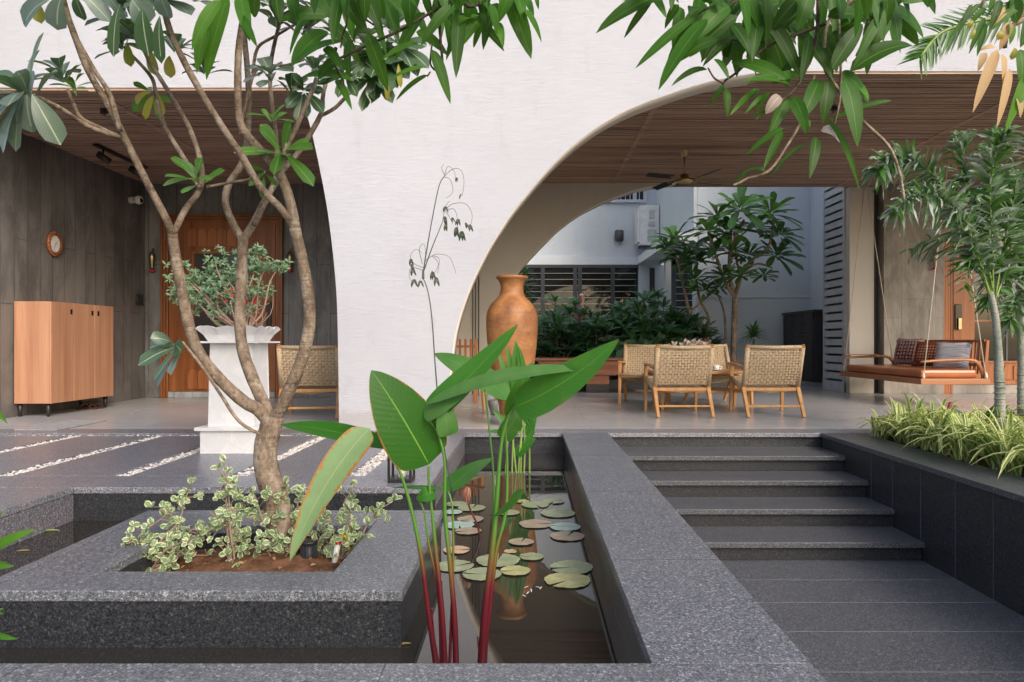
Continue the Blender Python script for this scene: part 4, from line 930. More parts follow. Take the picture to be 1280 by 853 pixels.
limb([(316,92),(322,60),(345,45),(370,30)],6,4,3.15,3.2)
# leaves
fo=MB(); fy=MB(); fg=MB()
def rosette(mb,px,py,Y,Lpx,n,axis=(0,0,1),spread=1.1,droop=.35,wr=.42,m=0,cr=(0,1),prof='ob'):
    c_=W(px,py,Y); ax=V(axis).normalized(); L=Lpx*Y/FX; a1=ax.orthogonal().normalized(); a2=ax.cross(a1); ph=R.random()*6
    for k in range(n):
        a=ph+k*2.4; el=spread*(.35+.75*((k+.5)/n)); d=(ax*math.cos(el)+(a1*math.cos(a)+a2*math.sin(a))*math.sin(el)).normalized()
        l=L*R.uniform(.75,1.1); tip=c_+d*l+V((0,0,-droop*l*R.uniform(.6,1.3))); nn=(ax*1.0+V((0,-.35,.3))+V((R.gauss(0,.15),R.gauss(0,.15),0)))
        mb.leaf(c_+d*l*.08+ax*R.uniform(-.03,.02),tip,l*wr*R.uniform(.85,1.1),nn,V((0,0,droop*l*.35)),prof,R.uniform(.1,.35),7,m,R.uniform(*cr),.012)
ros=[(478,72,3.3,46,13,(.1,-.5,-.1),(0,.5)),(470,95,3.3,38,10,(0,-.6,-.2),(0,.4)),(500,60,3.3,40,11,(.2,-.5,0),(0,.5)),(430,95,3.1,34,9,(0,-.5,0),(0,.6)),(380,115,2.85,34,8,(.2,-.6,-.2),(0,.5)),(222,433,2.66,44,8,(-.5,-.8,-.1),(.3,.9)),(33,120,2.25,62,11,(-.3,-.4,.7),(.4,1)),(78,96,2.42,42,12,(-.2,-.2,1),(.2,.9)),(66,-12,2.38,62,13,(-.1,-.4,.6),(.2,1)),(105,-25,2.5,60,11,(0,-.4,.6),(.4,1)),(150,-15,2.5,58,12,(.1,-.3,.7),(.3,1)),
     (10,-25,2.4,55,10,(-.2,-.4,.6),(.3,1)),(168,44,2.85,46,12,(-.3,-.3,.8),(0,.8)),(202,8,2.45,56,13,(0,-.5,.7),(.3,1)),(240,-5,2.45,50,11,(.2,-.4,.7),(.3,1)),(152,60,3.02,30,9,(-.3,0,.8),(0,.8)),
     (255,88,2.9,40,10,(0,-.2,.9),(0,.5)),(220,60,2.9,36,9,(.2,-.2,.9),(0,.7)),(338,97,2.85,40,12,(-.1,-.5,.8),(.4,1)),(302,-15,2.9,45,12,(0,-.3,.8),(0,.9)),(345,20,3.1,42,12,(.2,-.2,.9),(0,.7)),
     (375,40,3.1,40,12,(.1,-.3,.9),(.1,.9)),(395,85,2.8,36,11,(.1,-.4,.8),(.2,.9)),(420,50,3.2,40,12,(.2,-.2,.9),(0,.8)),(455,55,3.3,42,12,(.2,-.2,.9),(0,.7)),(490,40,3.35,42,12,(.3,-.2,.8),(0,.6)),(385,-10,3.1,50,11,(0,-.3,.8),(0,.8)),
     (440,5,3.3,46,11,(0,-.3,.8),(0,.7)),(480,0,3.3,46,11,(0,-.3,.8),(0,.6)),(365,112,3.0,34,9,(.2,-.3,.7),(0,.7)),(180,-30,2.6,52,10,(0,-.5,.6),(.2,1)),(270,-25,2.6,50,10,(0,-.5,.6),(.1,.9)),(420,95,3.1,34,9,(.2,-.3,.6),(0,.6))]
ros+=[(R.uniform(-20,460),R.uniform(-35,18),R.uniform(2.5,3.1),R.uniform(46,60),11,(R.uniform(-.3,.3),-.5,.6),(0,1)) for _ in range(13)]
for px,py,Y,L,n,ax,cr in ros: rosette(fo,px,py,Y,L,n,ax,1.25,.42,.48,0,cr)
for px,py,Y,L,n,ax in [(247,226,2.72,42,9,(0,-.6,.5)),(352,190,2.74,52,10,(.2,-.7,.4)),(190,112,3.0,30,6,(0,-.2,-.4)),(330,218,2.8,26,6,(0,-.3,-.2)),(340,150,2.74,30,6,(.1,-.3,.9)),(95,112,2.42,30,6,(0,-.2,.6)),(475,75,3.3,34,9,(.1,-.2,.3))]:
    rosette(fg,px,py,Y,L,n,ax,1.35,.25,.34)
def lp(mb,b0,t0,w,Y,dY=0,m=0,c=.5,prof='lan',nrm=(0,-1,.3),sag=.06,fold=.25,n=8,wave=.01):
    a=W(b0[0],b0[1],Y); e=W(t0[0],t0[1],Y+dY); L=(e-a).length
    mb.leaf(a,e,w*Y/FX,V(nrm)+V((R.gauss(0,.25),0,R.gauss(0,.15))),V((0,-.02,sag*L*2)),prof,fold,n,m,c,wave)
for q in [((188,115),(170,130),13),((194,118),(182,150),11),((198,118),(203,146),12),((186,60),(196,95),16),((212,70),(214,98),14),((160,55),(164,84),13),((45,0),(52,30),16),((484,98),(485,126),7),((498,80),(501,110),7)]:
    lp(fy,q[0],q[1],q[2],2.9,0,0,R.random(),'ob')
for q in [((34,118),(41,166),30,.95),((40,118),(76,182),32,.55),((28,120),(4,192),34,1),((24,118),(-18,165),34,.95),((36,115),(55,40),7,.5),((32,115),(50,62),9,.9),((30,122),(20,190),26,.8),((62,0),(30,32),34,.6),((78,-5),(72,38),28,.7),((100,-10),(138,28),22,1),((130,-10),(158,26),14,1),((95,-5),(106,26),20,.3),((150,5),(142,72),16,.3),((165,0),(186,30),32,1),((200,-8),(212,24),30,1),((178,10),(186,70),26,.1),((200,20),(202,80),18,.15)]:
    lp(fo,q[0],q[1],q[2],2.2,0.05,0,q[3],'ob')
fo.build('foliage',M['lf_plum'],tree,T); fg.build('young_leaves',M['lf_green'],tree,T); fy.build('yellow_leaves',M['lf_yel'],tree,T)

# ================================================================ MANGO TREE (trunk behind the camera, twigs hanging into view)
mt=empty('mango_tree',(-.6,-2.2,-.64)); tag(mt,'mango tree whose dark drooping leaves and twigs hang along the top of the photo','tree'); T=-mt.location
b=MB(); b.tube([(-.6,-2.2,-.66),(-.55,-2.15,.6),(-.45,-2.0,1.8),(-.3,-1.6,2.7)],[.2,.16,.14,.12],14,0,True,5,.15); b.build('trunk',M['bark2'],mt,T)
b=MB()
b.tube([(-.3,-1.6,2.65),(.2,-.6,3.3),(.6,.6,3.2),(.82,1.5,2.6),W(1022,-10,1.95)],[.10,.07,.05,.03,.012],10,0,True,5,.1)
b.tube([(-.3,-1.6,2.65),(-.5,-.4,3.3),(-.5,.8,3.1),(-.35,1.6,2.5),W(560,-12,2.05)],[.09,.065,.045,.025,.010],10,0,True,5,.1)
b.tube([(-.5,.8,3.1),(-.62,1.5,2.5),W(400,-20,2.1)],[.035,.02,.008],8,0,True,5,.1)
b.tube([(.6,.6,3.2),(1.0,1.3,2.7),W(1090,-15,1.95)],[.04,.02,.01],8,0,True,5,.1)
b.build('limb',M['bark2'],mt,T)
def tw(pts,w0,w1,Y,dY=0,mat='bark2'): return limb(pts,w0,w1,Y,Y+dY,'branch',mat,mt,T,6,4,.05)
YM=1.95
tw([(1085,-15),(1060,5),(1035,28),(1030,60),(1031,85),(1045,108),(1075,148),(1110,182),(1124,215),(1130,250)],6,4,YM,.1,'bark')
tw([(1022,-15),(1022,35),(1012,75),(995,110),(975,128),(960,140)],5,3,YM)
tw([(1018,95),(1008,130),(998,158),(984,182),(962,213),(935,223),(924,229),(916,232)],4,3,YM,-.05,'bark')
tw([(1032,30),(1000,42),(972,52),(945,68),(922,90),(904,104),(908,118)],4,3,YM,.05)
tw([(1048,20),(1051,90),(1049,130),(1040,165)],4,2.5,YM,.05,'bark')
tw([(904,104),(893,98),(885,85)],3,2,YM); tw([(900,8),(885,10),(870,20)],3,2,YM); tw([(905,12),(930,-5)],3,3,YM)
tw([(1082,-10),(1085,25),(1078,52),(1070,70)],4,2,YM)
tw([(915,50),(935,48),(960,55)],3,2,YM,.05)
tw([(415,78),(452,60),(500,38),(535,18),(585,-12)],3.5,4,2.05)
tw([(549,-12),(550,40),(553,82),(547,89),(538,80),(540,56)],4,2,2.05)
tw([(432,-12),(434,25),(428,45),(426,60)],3,2,2.05); tw([(575,-10),(585,8),(602,2),(610,-10)],5,5,2.0)
tw([(416,78),(428,100),(424,110)],2.5,2,2.05); tw([(538,90),(534,96)],2,2,2.05); tw([(432,-5),(455,22),(468,32)],3,2,2.05)
mg=MB()
def ml(b0,t0,w,c=None,Y=YM,sag=None,prof='lan'):
    lp(mg,b0,t0,w*.92,Y+R.uniform(-.06,.06),R.uniform(-.06,.06),0,R.uniform(.0,.7) if c is None else c,prof,(R.uniform(-.4,.4),-1,R.uniform(.1,.6)),R.uniform(.03,.1) if sag is None else sag,R.uniform(.1,.35),10,.012)
RL=[((835,-8),(745,42),28),((815,0),(780,48),12),((880,-6),(778,2),16),((873,18),(794,86),17),((884,24),(823,113),28),((848,6),(831,36),16),((912,8),(866,56),28),((922,20),(862,72),22),((897,50),(848,78),20),((926,44),(878,84),16),((884,87),(839,108),10),((893,74),(911,100),11),((905,106),(886,134),8),((907,110),(909,146),12),((982,100),(914,79),22),((988,106),(928,103),16),((960,42),(984,110),34),((948,15),(940,78),22),((940,35),(924,74),13),((955,-8),(957,58),26),((1002,-5),(962,42),24),((985,-8),(972,35),24),((1012,-8),(996,40),26),((1062,90),(1140,57),30),((1040,86),(1078,30),26),((1050,92),(1085,128),26),((1055,100),(1072,184),30),((1024,100),(1002,150),26),((1035,100),(1028,155),24),((985,122),(960,172),20),((990,122),(1008,168),20),((1034,22),(1080,22),28),((1040,44),(1092,22),20),((1040,40),(1090,8),26),((1088,-8),(1104,54),22),((1106,-8),(1124,60),26),((1122,-8),(1136,25),18),((1092,0),(1088,46),24),((1128,4),(1200,-8),20),((950,112),(912,145),9),((955,118),(930,144),7),((962,116),(941,150),9),((980,160),(932,195),10),((978,164),(954,213),12),((1008,180),(963,222),7),((1020,172),(1012,224),18),((1115,126),(1032,153),9),((1035,150),(1075,240),9),((1000,95),(965,105),18),((1010,75),(975,90),16),((1015,60),(1000,100),20),((1025,50),(1046,92),22),((1055,40),(1060,70),22),((958,215),(932,214),8),((935,212),(918,232),6),((860,-8),(905,10),22),((930,-8),(905,30),26),((1150,-10),(1160,10),16),((875,10),(850,40),10),((930,60),(945,95),18),((1068,-10),(1062,30),22),((1045,-10),(1050,25),24),((890,5),(845,-12),20),((975,128),(945,150),9)]
for q in RL: ml(*q)
for q in [((950,112),(912,145),10),((907,110),(909,146),12),((1058,96),(1086,126),18),((1008,150),(1012,165),12),((985,130),(1002,160),14)]: ml(q[0],q[1],q[2],1.0,YM+.05)
LL=[((264,10),(246,92),22,.9),((286,-5),(258,100),28,.8),((276,0),(240,62),20,.9),((300,-8),(312,52),22,.7),((322,-10),(318,22),34,.2),((345,-10),(350,30),22),((412,20),(350,27),22,.5),((410,40),(364,84),30,.5),((428,52),(362,86),22,.4),((398,-8),(422,34),26,.4),((440,100),(374,99),20,.5),((459,42),(485,115),24,.35),((512,-10),(514,38),28,.35),((524,54),(478,75),13,.9),((574,3),(526,58),18,.6),((575,12),(570,98),22,.3),((540,62),(563,130),19,.6),((535,94),(495,126),9,.4),((532,84),(487,101),9,.9),((632,-10),(664,74),30,.6),((654,12),(677,54),16,.8),((612,4),(621,46),20,.6),((622,28),(629,60),13,.9),((652,-8),(667,24),15,.6),((668,-8),(673,12),8),((600,0),(610,43),13),((603,32),(592,60),11,.8),((530,-8),(541,28),14,.2),((435,10),(455,40),18),((436,50),(437,106),15),((452,36),(440,60),14),((425,75),(398,100),20),((420,100),(440,138),12),((550,-8),(565,30),20,.5),((590,-8),(585,25),20,.6),((490,0),(500,40),18,.7),((470,-8),(480,25),18),((300,20),(322,60),14,.7),((560,40),(600,20),14,.9),((520,40),(560,70),16,.8),((640,-8),(622,30),20,.7),((405,60),(430,90),16),((365,-8),(372,30),20,.5),((620,-10),(640,20),22,.5),((645,-10),(655,30),18,.7),((455,-10),(450,30),20,.4)]
for q in LL: ml(q[0],q[1],q[2],q[3] if len(q)>3 else None,2.05)
# whorls above the frame
for _ in range(60):
    x=R.uniform(850,1120); y=R.uniform(-15,50)*(1-abs(x-990)/260); ml((x,y),(x+R.gauss(0,32),y+R.uniform(35,75)),R.uniform(14,24),None,R.uniform(1.95,2.25))
for _ in range(34):
    x=R.uniform(385,640); y=R.uniform(-25,25); ml((x,y),(x+R.gauss(0,26),y+R.uniform(30,62)),R.uniform(13,22),None,R.uniform(2.1,2.35))
for _ in range(70):
    side=R.random()<.5; x=R.uniform(380,650) if side else R.uniform(790,1150); y=R.uniform(-70,-15); Y=R.uniform(1.75,2.2)
    ml((x,y),(x+R.uniform(-45,45),y+R.uniform(35,75)),R.uniform(16,26),None,Y)
mg.build('foliage',M['lf_mango'],mt,T)
md=MB()
lp(md,(1026,164),(1052,180),15,YM,0,0,.5,'ov',(0,-1,.4),.2);  lp(md,(975,120),(957,143),16,YM,0,0,.1,'ov'); 
md.build('dry_leaves',leafmat('pale_dry_leaf',[c3(.30,.22,.19),c3(.55,.54,.54)],c3(.5,.5,.5),trans=.2,rough=.6,vein=0),mt,T)

# ---- drooping tree top right (trunk right of view)
dt=empty('drooping_leaf_tree',(3.45,3.3,-.03)); tag(dt,'tree with long tan and yellowing drooping leaves in the top right corner','tree'); T=-dt.location
b=MB(); b.tube([(3.45,3.3,-.05),(3.4,3.3,1.0),(3.2,3.2,1.9),(2.7,3.0,2.5),W(1268,25,2.8)],[.07,.06,.045,.03,.012],10,0,True,5,.1); b.tube([W(1290,20,2.8),W(1262,35,2.8),W(1256,60,2.8)],[.012,.01,.008],8,0,True,4)
b.tube([(2.7,3.0,2.5),W(1250,-10,2.8),W(1228,18,2.8)],[.02,.01,.006],8,0,True,4); b.build('trunk',M['bark'],dt,T)
tb=MB(); gb=MB(); yb=MB()
for q in [((1247,62),(1216,141),16,.3),((1252,68),(1253,104),10,.5),((1262,86),(1246,160),13,.3),((1243,60),(1224,64),7,.4),((1259,10),(1240,34),10,.6),((1262,28),(1249,64),13,.1),((1245,66),(1238,100),8,.5),((1270,120),(1275,148),12,.9),((1230,66),(1222,90),10,.4)]: lp(tb,q[0],q[1],q[2],2.75,0,0,q[3],'lan',(0,-1,.3),.08)
for q in [((1232,10),(1210,34),9,.4),((1231,22),(1211,68),9,.4),((1230,28),(1221,71),10,.3),((1226,5),(1186,50),9,.3),((1215,6),(1196,45),9,.2),((1282,95),(1256,166),18,1),((1284,2),(1240,38),12,.7),((1262,0),(1270,30),22,.2),((1250,0),(1236,40),12,.1),((1275,62),(1276,110),20,.6),((1262,30),(1262,56),14,.9),((1290,20),(1275,60),20,.3),((1270,-10),(1262,20),20,.5),((1240,-10),(1235,20),12,.4),((1295,60),(1288,100),20,.4)]: lp(gb,q[0],q[1],q[2],2.75,0,0,q[3],'lan',(0,-1,.3),.08)
for q in [((1215,25),(1210,36),6),((1252,38),(1247,50),10),((1218,35),(1213,50),5),((1268,60),(1264,75),8)]: lp(yb,q[0],q[1],q[2],2.74,0,0,R.random(),'ob')
tb.build('dried_leaves',M['lf_tan'],dt,T); gb.build('foliage',M['lf_mango'],dt,T); yb.build('yellow_leaves',M['lf_yel'],dt,T)

# ================================================================ PALMS
def palmfrond(lf,st,pts,Y,dY,Lpx,nl,ww=.032,plum=True,cr=(0,1),r0=.008):
    P=[W(x,y,Y+dY*i/(len(pts)-1)) for i,(x,y) in enumerate(pts)]
    mb=MB(); mb.tube(P,[r0*(1-.75*i/(len(P)-1)) for i in range(len(P))],5,0,True,4); 
    st.tube(P,[r0*(1-.75*i/(len(P)-1)) for i in range(len(P))],5,0,True,4)
    # resample
    Q=[];sub=12
    for i in range(len(P)-1):
        p0=P[max(i-1,0)];p1=P[i];p2=P[i+1];p3=P[min(i+2,len(P)-1)]
        for k in range(sub):
            t=k/sub; Q.append(.5*((2*p1)+(p2-p0)*t+(2*p0-5*p1+4*p2-p3)*t*t+(3*p1-p0-3*p2+p3)*t**3))
    Q.append(P[-1]); N_=len(Q)
    for k in range(nl):
        t=.12+.88*k/(nl-1); i=min(int(t*(N_-1)),N_-2); p=Q[i].lerp(Q[i+1],t*(N_-1)-i); d=(Q[i+1]-Q[i]).normalized()
        L=Lpx*Y/FX*(.55+.45*math.sin(PI*min(1,.25+t*.75)))*R.uniform(.8,1.1); s0=d.orthogonal().normalized(); s1=d.cross(s0)
        for rep in range(2 if plum else 1):
            a=R.random()*2*PI if plum else (k%2)*PI+R.uniform(-.35,.35)+ATT
            if plum: dr=(s0*math.cos(a)+s1*math.sin(a))
            else: dr=d.cross(V((0,-.3,1))).normalized()*(1 if k%2 else -1)
            dd=(dr*.8+d*R.uniform(.35,.8)+V((0,0,.1))).normalized(); tip=p+dd*L+V((0,0,-L*R.uniform(.15,.6)))
            lf.leaf(p,tip,ww*R.uniform(.7,1.15),V((R.gauss(0,1),-.5,R.gauss(.3,.8))),V((R.gauss(0,.1)*L,R.gauss(0,.1)*L,L*R.uniform(.05,.35))),'strap',R.uniform(-.3,.6),7,0,R.uniform(*cr),.16,R.uniform(-2.4,2.4))
ATT=0
def palmtree(name,label,px,base_py,Y,trunkpts,wid,fronds,grp):
    root=empty(name,(W(px,540,Y).x,Y,-.03)); tag(root,label,'palm',grp); T=-root.location
    b=MB(); P=[V((W(px,540,Y).x,Y,-.05))]+[W(x,y,Y) for x,y in trunkpts]; rr=[wid*Y/FX/2*k for k in [1.1]+[1-.45*i/(len(trunkpts)-1) for i in range(len(trunkpts))]]
    b.tube(P,rr,14,0,True,5,.04)
    for i in range(7): y_=P[1].lerp(P[2],i/7); b.lathe(y_,[(rr[1]*1.0,-.006),(rr[1]*1.09,0),(rr[1]*1.0,.006)],14)
    b.build('trunk',M['palmbark'],root,T)
    lf=MB(); st=MB()
    for f in fronds: palmfrond(lf,st,*f)
    st.build('frond_stalk',M['stem2'],root,T); lf.build('crown',M['lf_palm'],root,T)
YPm=5.25
palmtree('foxtail_palm','foxtail palm with pale grey trunk standing in front of the swing',1250,545,YPm,[(1250,520),(1249,470),(1247,430),(1244,395),(1238,365)],12,
 [([(1240,375),(1225,330),(1200,280),(1180,235),(1150,205),(1120,198),(1098,212)],YPm,-.3,42,120,.036,True,(.2,1)),
  ([(1238,372),(1222,320),(1205,275),(1180,250),(1150,245),(1118,262)],YPm,-.5,36,90,.032,True,(.3,1)),
  ([(1240,370),(1228,310),(1215,250),(1205,200),(1200,170)],YPm,.1,42,70,.036,True,(0,.9)),
  ([(1242,370),(1240,300),(1238,240),(1245,190),(1262,165)],YPm,-.2,44,74,.036,True,(0,.8)),
  ([(1244,372),(1255,310),(1265,260),(1280,215),(1310,190)],YPm,0,44,60,.036,True,(0,.7)),
  ([(1244,375),(1262,330),(1285,300),(1310,290)],YPm,.2,42,36,.034,True,(0,.7)),
  ([(1240,375),(1218,330),(1190,305),(1160,300),(1140,312)],YPm,.4,30,26,.022,True,(0,.6)),
  ([(1242,368),(1235,330),(1225,290),(1212,330),(1205,360)],YPm,-.1,30,22,.022,True,(0,.6))],'palms in the right planting bed')
palmtree('foxtail_palm','second palm trunk at the very right edge behind the first palm',1277,545,5.9,[(1277,520),(1277,460),(1276,400),(1275,340),(1276,280)],10,
 [([(1276,300),(1262,240),(1245,190),(1240,165)],5.9,0,40,42,.036,True,(0,.6)),
  ([(1276,290),(1290,230),(1300,180),(1330,140)],5.9,0,40,34,.036,True,(0,.6)),
  ([(1276,300),(1250,270),(1225,265),(1200,285)],5.9,.3,38,30,.034,True,(0,.6)),
  ([(1276,310),(1268,330),(1250,345),(1235,380)],5.9,-.2,36,50,.034,True,(0,.6)),
  ([(1278,290),(1296,270),(1310,300),(1315,350)],5.9,-.2,36,50,.034,True,(0,.6)),
  ([(1278,290),(1282,330),(1276,370),(1262,400)],5.9,-.4,36,50,.036,True,(0,.7))],'palms in the right planting bed')
# tall feather palm, crown top right corner
root=empty('feather_palm',(5.1,4.6,-.03)); tag(root,'feather palm whose single green frond arches in at the top right','palm'); T=-root.location
b=MB(); b.tube([(5.1,4.6,-.05),(5.05,4.6,1.5),(4.9,4.5,3.2)],[.09,.07,.06],12,0,True,4); b.build('trunk',M['palmbark'],root,T)
lf=MB(); st=MB()
def feather(pts,Y,Lpx,n,dY=0):
    P=[W(x,y,Y+dY*i/(len(pts)-1)) for i,(x,y) in enumerate(pts)]; st.tube(P,[.010]*len(P),5,0,True,4)
    for k in range(n):
        t=.15+.85*k/(n-1); f=t*(len(P)-1); i=min(int(f),len(P)-2); p=P[i].lerp(P[i+1],f-i); d=(P[i+1]-P[i]).normalized(); L=Lpx*Y/FX*(1.1-.5*t)
        for s in (-1,1):
            dd=(V((0,.2,1)).cross(d).normalized()*0+V((d.z,0,-d.x))*s*.8+d*.75+V((0,R.uniform(-.3,.3),-.25))).normalized(); lf.leaf(p,p+dd*L,.022,V((0,-1,.5)),V((0,0,L*.05)),'strap',.3,4,0,R.uniform(0,.7))
feather([(1400,-90),(1330,-30),(1270,15),(1215,28),(1175,42),(1150,72)],4.4,48,60)
feather([(1400,-90),(1345,-10),(1310,60),(1290,120)],4.4,45,40); feather([(1400,-90),(1320,-70),(1240,-60),(1200,-30)],4.4,45,40)
st.build('frond_stalk',M['stem2'],root,T); lf.build('crown',M['lf_palm'],root,T)

# ================================================================ SPIDER PLANTS (right bed)
def spider(L,n,seed):
    r=random.Random(seed); b=MB()
    for k in range(n):
        a=r.random()*2*PI; l=L*r.uniform(.6,1.15); out=r.uniform(.25,.95); base=V((r.gauss(0,.02),r.gauss(0,.02),0)); d=V((math.cos(a)*out,math.sin(a)*out,0))
        tip=base+d*l+V((0,0,l*(1.05-out*1.05)+.02)); b.leaf(base,tip,.042*r.uniform(.7,1.2),V((0,0,1))-d*.2,V((0,0,l*(.25+.35*out)))-d*l*.15,'strap',.35,7,0,r.random())
    me=b.build('spider_plant',M['lf_spid']); return me
protos=[spider(.43,30,i) for i in range(4)]
sp_spots=[]
for row,(x0,n,lab) in enumerate([(3.02,13,'front'),(3.28,11,'middle'),(3.6,9,'rear')]):
    for i in range(n):
        y=3.75+(5.9-3.75)*(i+.5)/n+R.uniform(-.06,.06); sp_spots.append((x0+R.uniform(-.06,.08)+.06*0,y,row))
sp_spots+=[(4.0,5.85,3),(4.3,5.7,3),(3.95,5.3,3),(4.3,5.2,3),(4.0,4.85,3),(3.2,6.0,2),(3.5,6.0,2)]
used=[False]*4
GS='green and cream spider plants in the right planting bed'
SL=['green and cream striped spider plant in the row arching over the granite coping','cream-edged spider plant in the middle row of the right bed','cream-edged spider plant at the back of the right bed by the palm trunk','cream-edged spider plant behind the palm trunk at the right edge']
for i,(x,y,row) in enumerate(sp_spots):
    k=i%4; o=protos[k] if not used[k] else protos[k].copy()
    if used[k]: COL.objects.link(o)
    used[k]=True; o.location=(x,y,-.03); o.rotation_euler=(0,0,R.random()*6.28); s=R.uniform(.8,1.2); o.scale=(s,s,s*R.uniform(.9,1.15)); tag(o,SL[row],'plant',GS)
# broad croton leaves behind spider plants
root=empty('croton_plant',(3.75,5.75,-.03)); tag(root,'dark broad-leaved plant with a red-brown shoot behind the spider plants','plant')
b=MB()
for k in range(16):
    a=R.random()*6.28; l=R.uniform(.2,.34); d=V((math.cos(a),math.sin(a)*.6,R.uniform(.3,1))).normalized(); b.leaf((0,0,.05),V((0,0,.05))+d*l,.09,V((0,-.6,.8)),V((0,0,.04)),'ov',.2,6,0,R.random())
b.build('foliage',M['lf_dark'],root)
b=MB(); b.tube([(-.28,0,0),(-.27,0,.2),(-.25,0,.33)],[.02,.03,.012],8); b.build('shoot',plain('red_brown_shoot',c3(.16,.04,.03),.6),root)

# ================================================================ VARIEGATED FICUS (in the planter)
def ficus(name,label,stems,seed):
    bx,by=stems[0][0]; g=G(bx,by,-.10); Y=g.y
    root=empty(name,(g.x,g.y,-.11)); tag(root,label,'shrub','variegated shrubs in the tree planter'); T=-root.location
    sb=MB(); lf=MB(); r=random.Random(seed)
    for pts in stems:
        dy=r.uniform(-.08,.12); P=[W(x,y,Y+dy*i/(len(pts)-1)) for i,(x,y) in enumerate(pts)]; P[0].z=min(P[0].z,-.09)
        sb.tube(P,[.0045-.0025*i/(len(P)-1) for i in range(len(P))],5,0,False,4)
        for i in range(1,len(P)):
            for k in range(3 if i<3 else 4):
                p=P[i-1].lerp(P[i],r.random() if i>1 else r.uniform(.5,1)); q=p+V((r.gauss(0,.026),r.gauss(0,.026),r.gauss(.005,.024))); sb.tube([p,q],.0015,4,0,False)
                for s in range(4):
                    d=V((r.gauss(0,1),r.gauss(0,1),r.gauss(.5,.7))).normalized(); l=r.uniform(.020,.034); lf.leaf(q,q+d*l,l*.85,V((r.gauss(0,.5),-.7,.7)),V((0,0,.003)),'ov',.15,4,0,r.random())
    sb.build('stems',plain('ficus_stem',c3(.30,.22,.17),.7) if 'ficus_stem' not in bpy.data.materials else bpy.data.materials['ficus_stem'],root,T); lf.build('foliage',M['lf_fic'],root,T)
ficus('variegated_shrub','bushy cream-edged shrub at the left end of the tree planter',[[(182,712),(180,690),(178,668),(200,650),(215,636)],[(184,712),(190,690),(205,672),(222,655),(232,625),(236,608)],[(186,712),(210,700),(225,680),(240,662),(255,668)],[(188,713),(215,708),(225,690),(236,700),(246,690)],[(182,712),(172,695),(168,678),(158,680)],[(190,712),(212,690),(235,672),(250,680)],[(186,712),(200,680),(212,660),(200,632)],[(190,712),(205,690),(228,678),(246,672)],[(195,712),(206,704),(208,696),(216,700)]],3)
ficus('variegated_shrub','slim upright cream-edged shrub in the centre of the tree planter',[[(294,712),(292,690),(288,665),(287,640),(285,612),(280,590)],[(294,712),(290,680),(284,655),(275,650),(262,640)],[(288,650),(292,640),(302,630),(312,622)],[(294,712),(300,695),(308,678),(298,675)],[(293,712),(288,700),(285,690),(290,680)],[(286,620),(282,612),(276,615),(285,600)]],4)
ficus('variegated_shrub','cream-edged shrub twining round the plumeria trunk base',[[(352,706),(350,680),(352,650),(356,625),(352,603)],[(352,706),(340,680),(328,650),(322,630),(318,618)],[(354,706),(365,680),(372,650),(372,620),(380,605)],[(352,706),(338,695),(334,680),(330,672)],[(354,706),(362,690),(372,672),(362,665)],[(356,706),(368,668),(385,640),(395,630)],[(352,690),(345,660),(338,640),(345,628)],[(352,690),(360,640),(352,618),(360,604)]],5)
ficus('variegated_shrub','sparse cream-edged shrub leaning over the right edge of the tree planter',[[(418,704),(412,685),(404,665),(400,650),(410,640)],[(420,704),(425,685),(428,668),(436,650),(438,622)],[(420,704),(430,690),(428,680),(420,668)],[(422,704),(445,680),(460,655),(470,640),(486,630)],[(414,704),(408,690),(400,672),(394,662)],[(436,650),(436,640),(430,628),(440,616)],[(425,685),(415,660),(408,645),(405,635)]],6)

# ================================================================ THALIA IN THE POOL
def stem(mb,pts,Y,w0,w1,dY=0,base=True):
    P=[W(x,y,Y+dY*i/(len(pts)-1)) for i,(x,y) in enumerate(pts)]
    if base: P=[V((P[0].x,P[0].y,WZ-.02))]+P
    n=len(P); mb.tube(P,[(w0*.86+(w1*.8-w0*.86)*min(1,i/(n-1)*1.35))*Y/FX/2 for i in range(n)],8,0,True,4); return P
th=empty('thalia_plant',(W(575,830,2.1).x,2.1,WZ)); tag(th,'tall thalia with large green paddle leaves and maroon stems in the foreground pool','water plant'); T=-th.location
YH=2.08
sdefs=[([(545,832),(536,770),(527,700),(515,640),(500,590),(488,572),(470,540)],10,4),
 ([(556,832),(552,760),(545,690),(540,640),(536,600),(536,583)],11,4),
 ([(570,832),(568,770),(562,700),(556,640),(556,580),(548,545),(533,521)],11,4),
 ([(602,832),(606,770),(614,700),(620,640),(626,560),(634,525),(643,510)],15,5),
 ([(604,832),(612,760),(620,690),(632,640),(634,580),(632,530),(638,502)],10,4),
 ([(606,832),(610,750),(616,680),(617,600),(612,540),(606,486)],8,3),
 ([(552,832),(548,740),(536,680),(530,640),(522,622)],7,3),
 ([(562,832),(566,720),(566,640),(560,614)],6,3),
 ([(548,832),(543,800),(541,775),(540,760)],6,2),
 ([(600,832),(598,810),(597,795)],6,2)]
for pts,w0,w1 in sdefs:
    b=MB(); stem(b,pts,YH,w0,w1,R.uniform(-.06,.06)); b.build('stem',M['stem'],th,T)
b=MB(); stem(b,[(566,620),(552,540),(545,470),(540,400),(535,365),(529,348)],YH+.15,2.4,1.7,0,False); st_=MB()
stem(b,[(529,341),(533,315),(541,270),(549,232),(556,220)],YH+.15,2,1.4,0,False); stem(b,[(529,341),(540,310),(549,288),(553,278)],YH+.15,1.8,1.2,0,False); stem(b,[(529,349),(529,341),(529,338)],YH+.15,4,3,0,False)
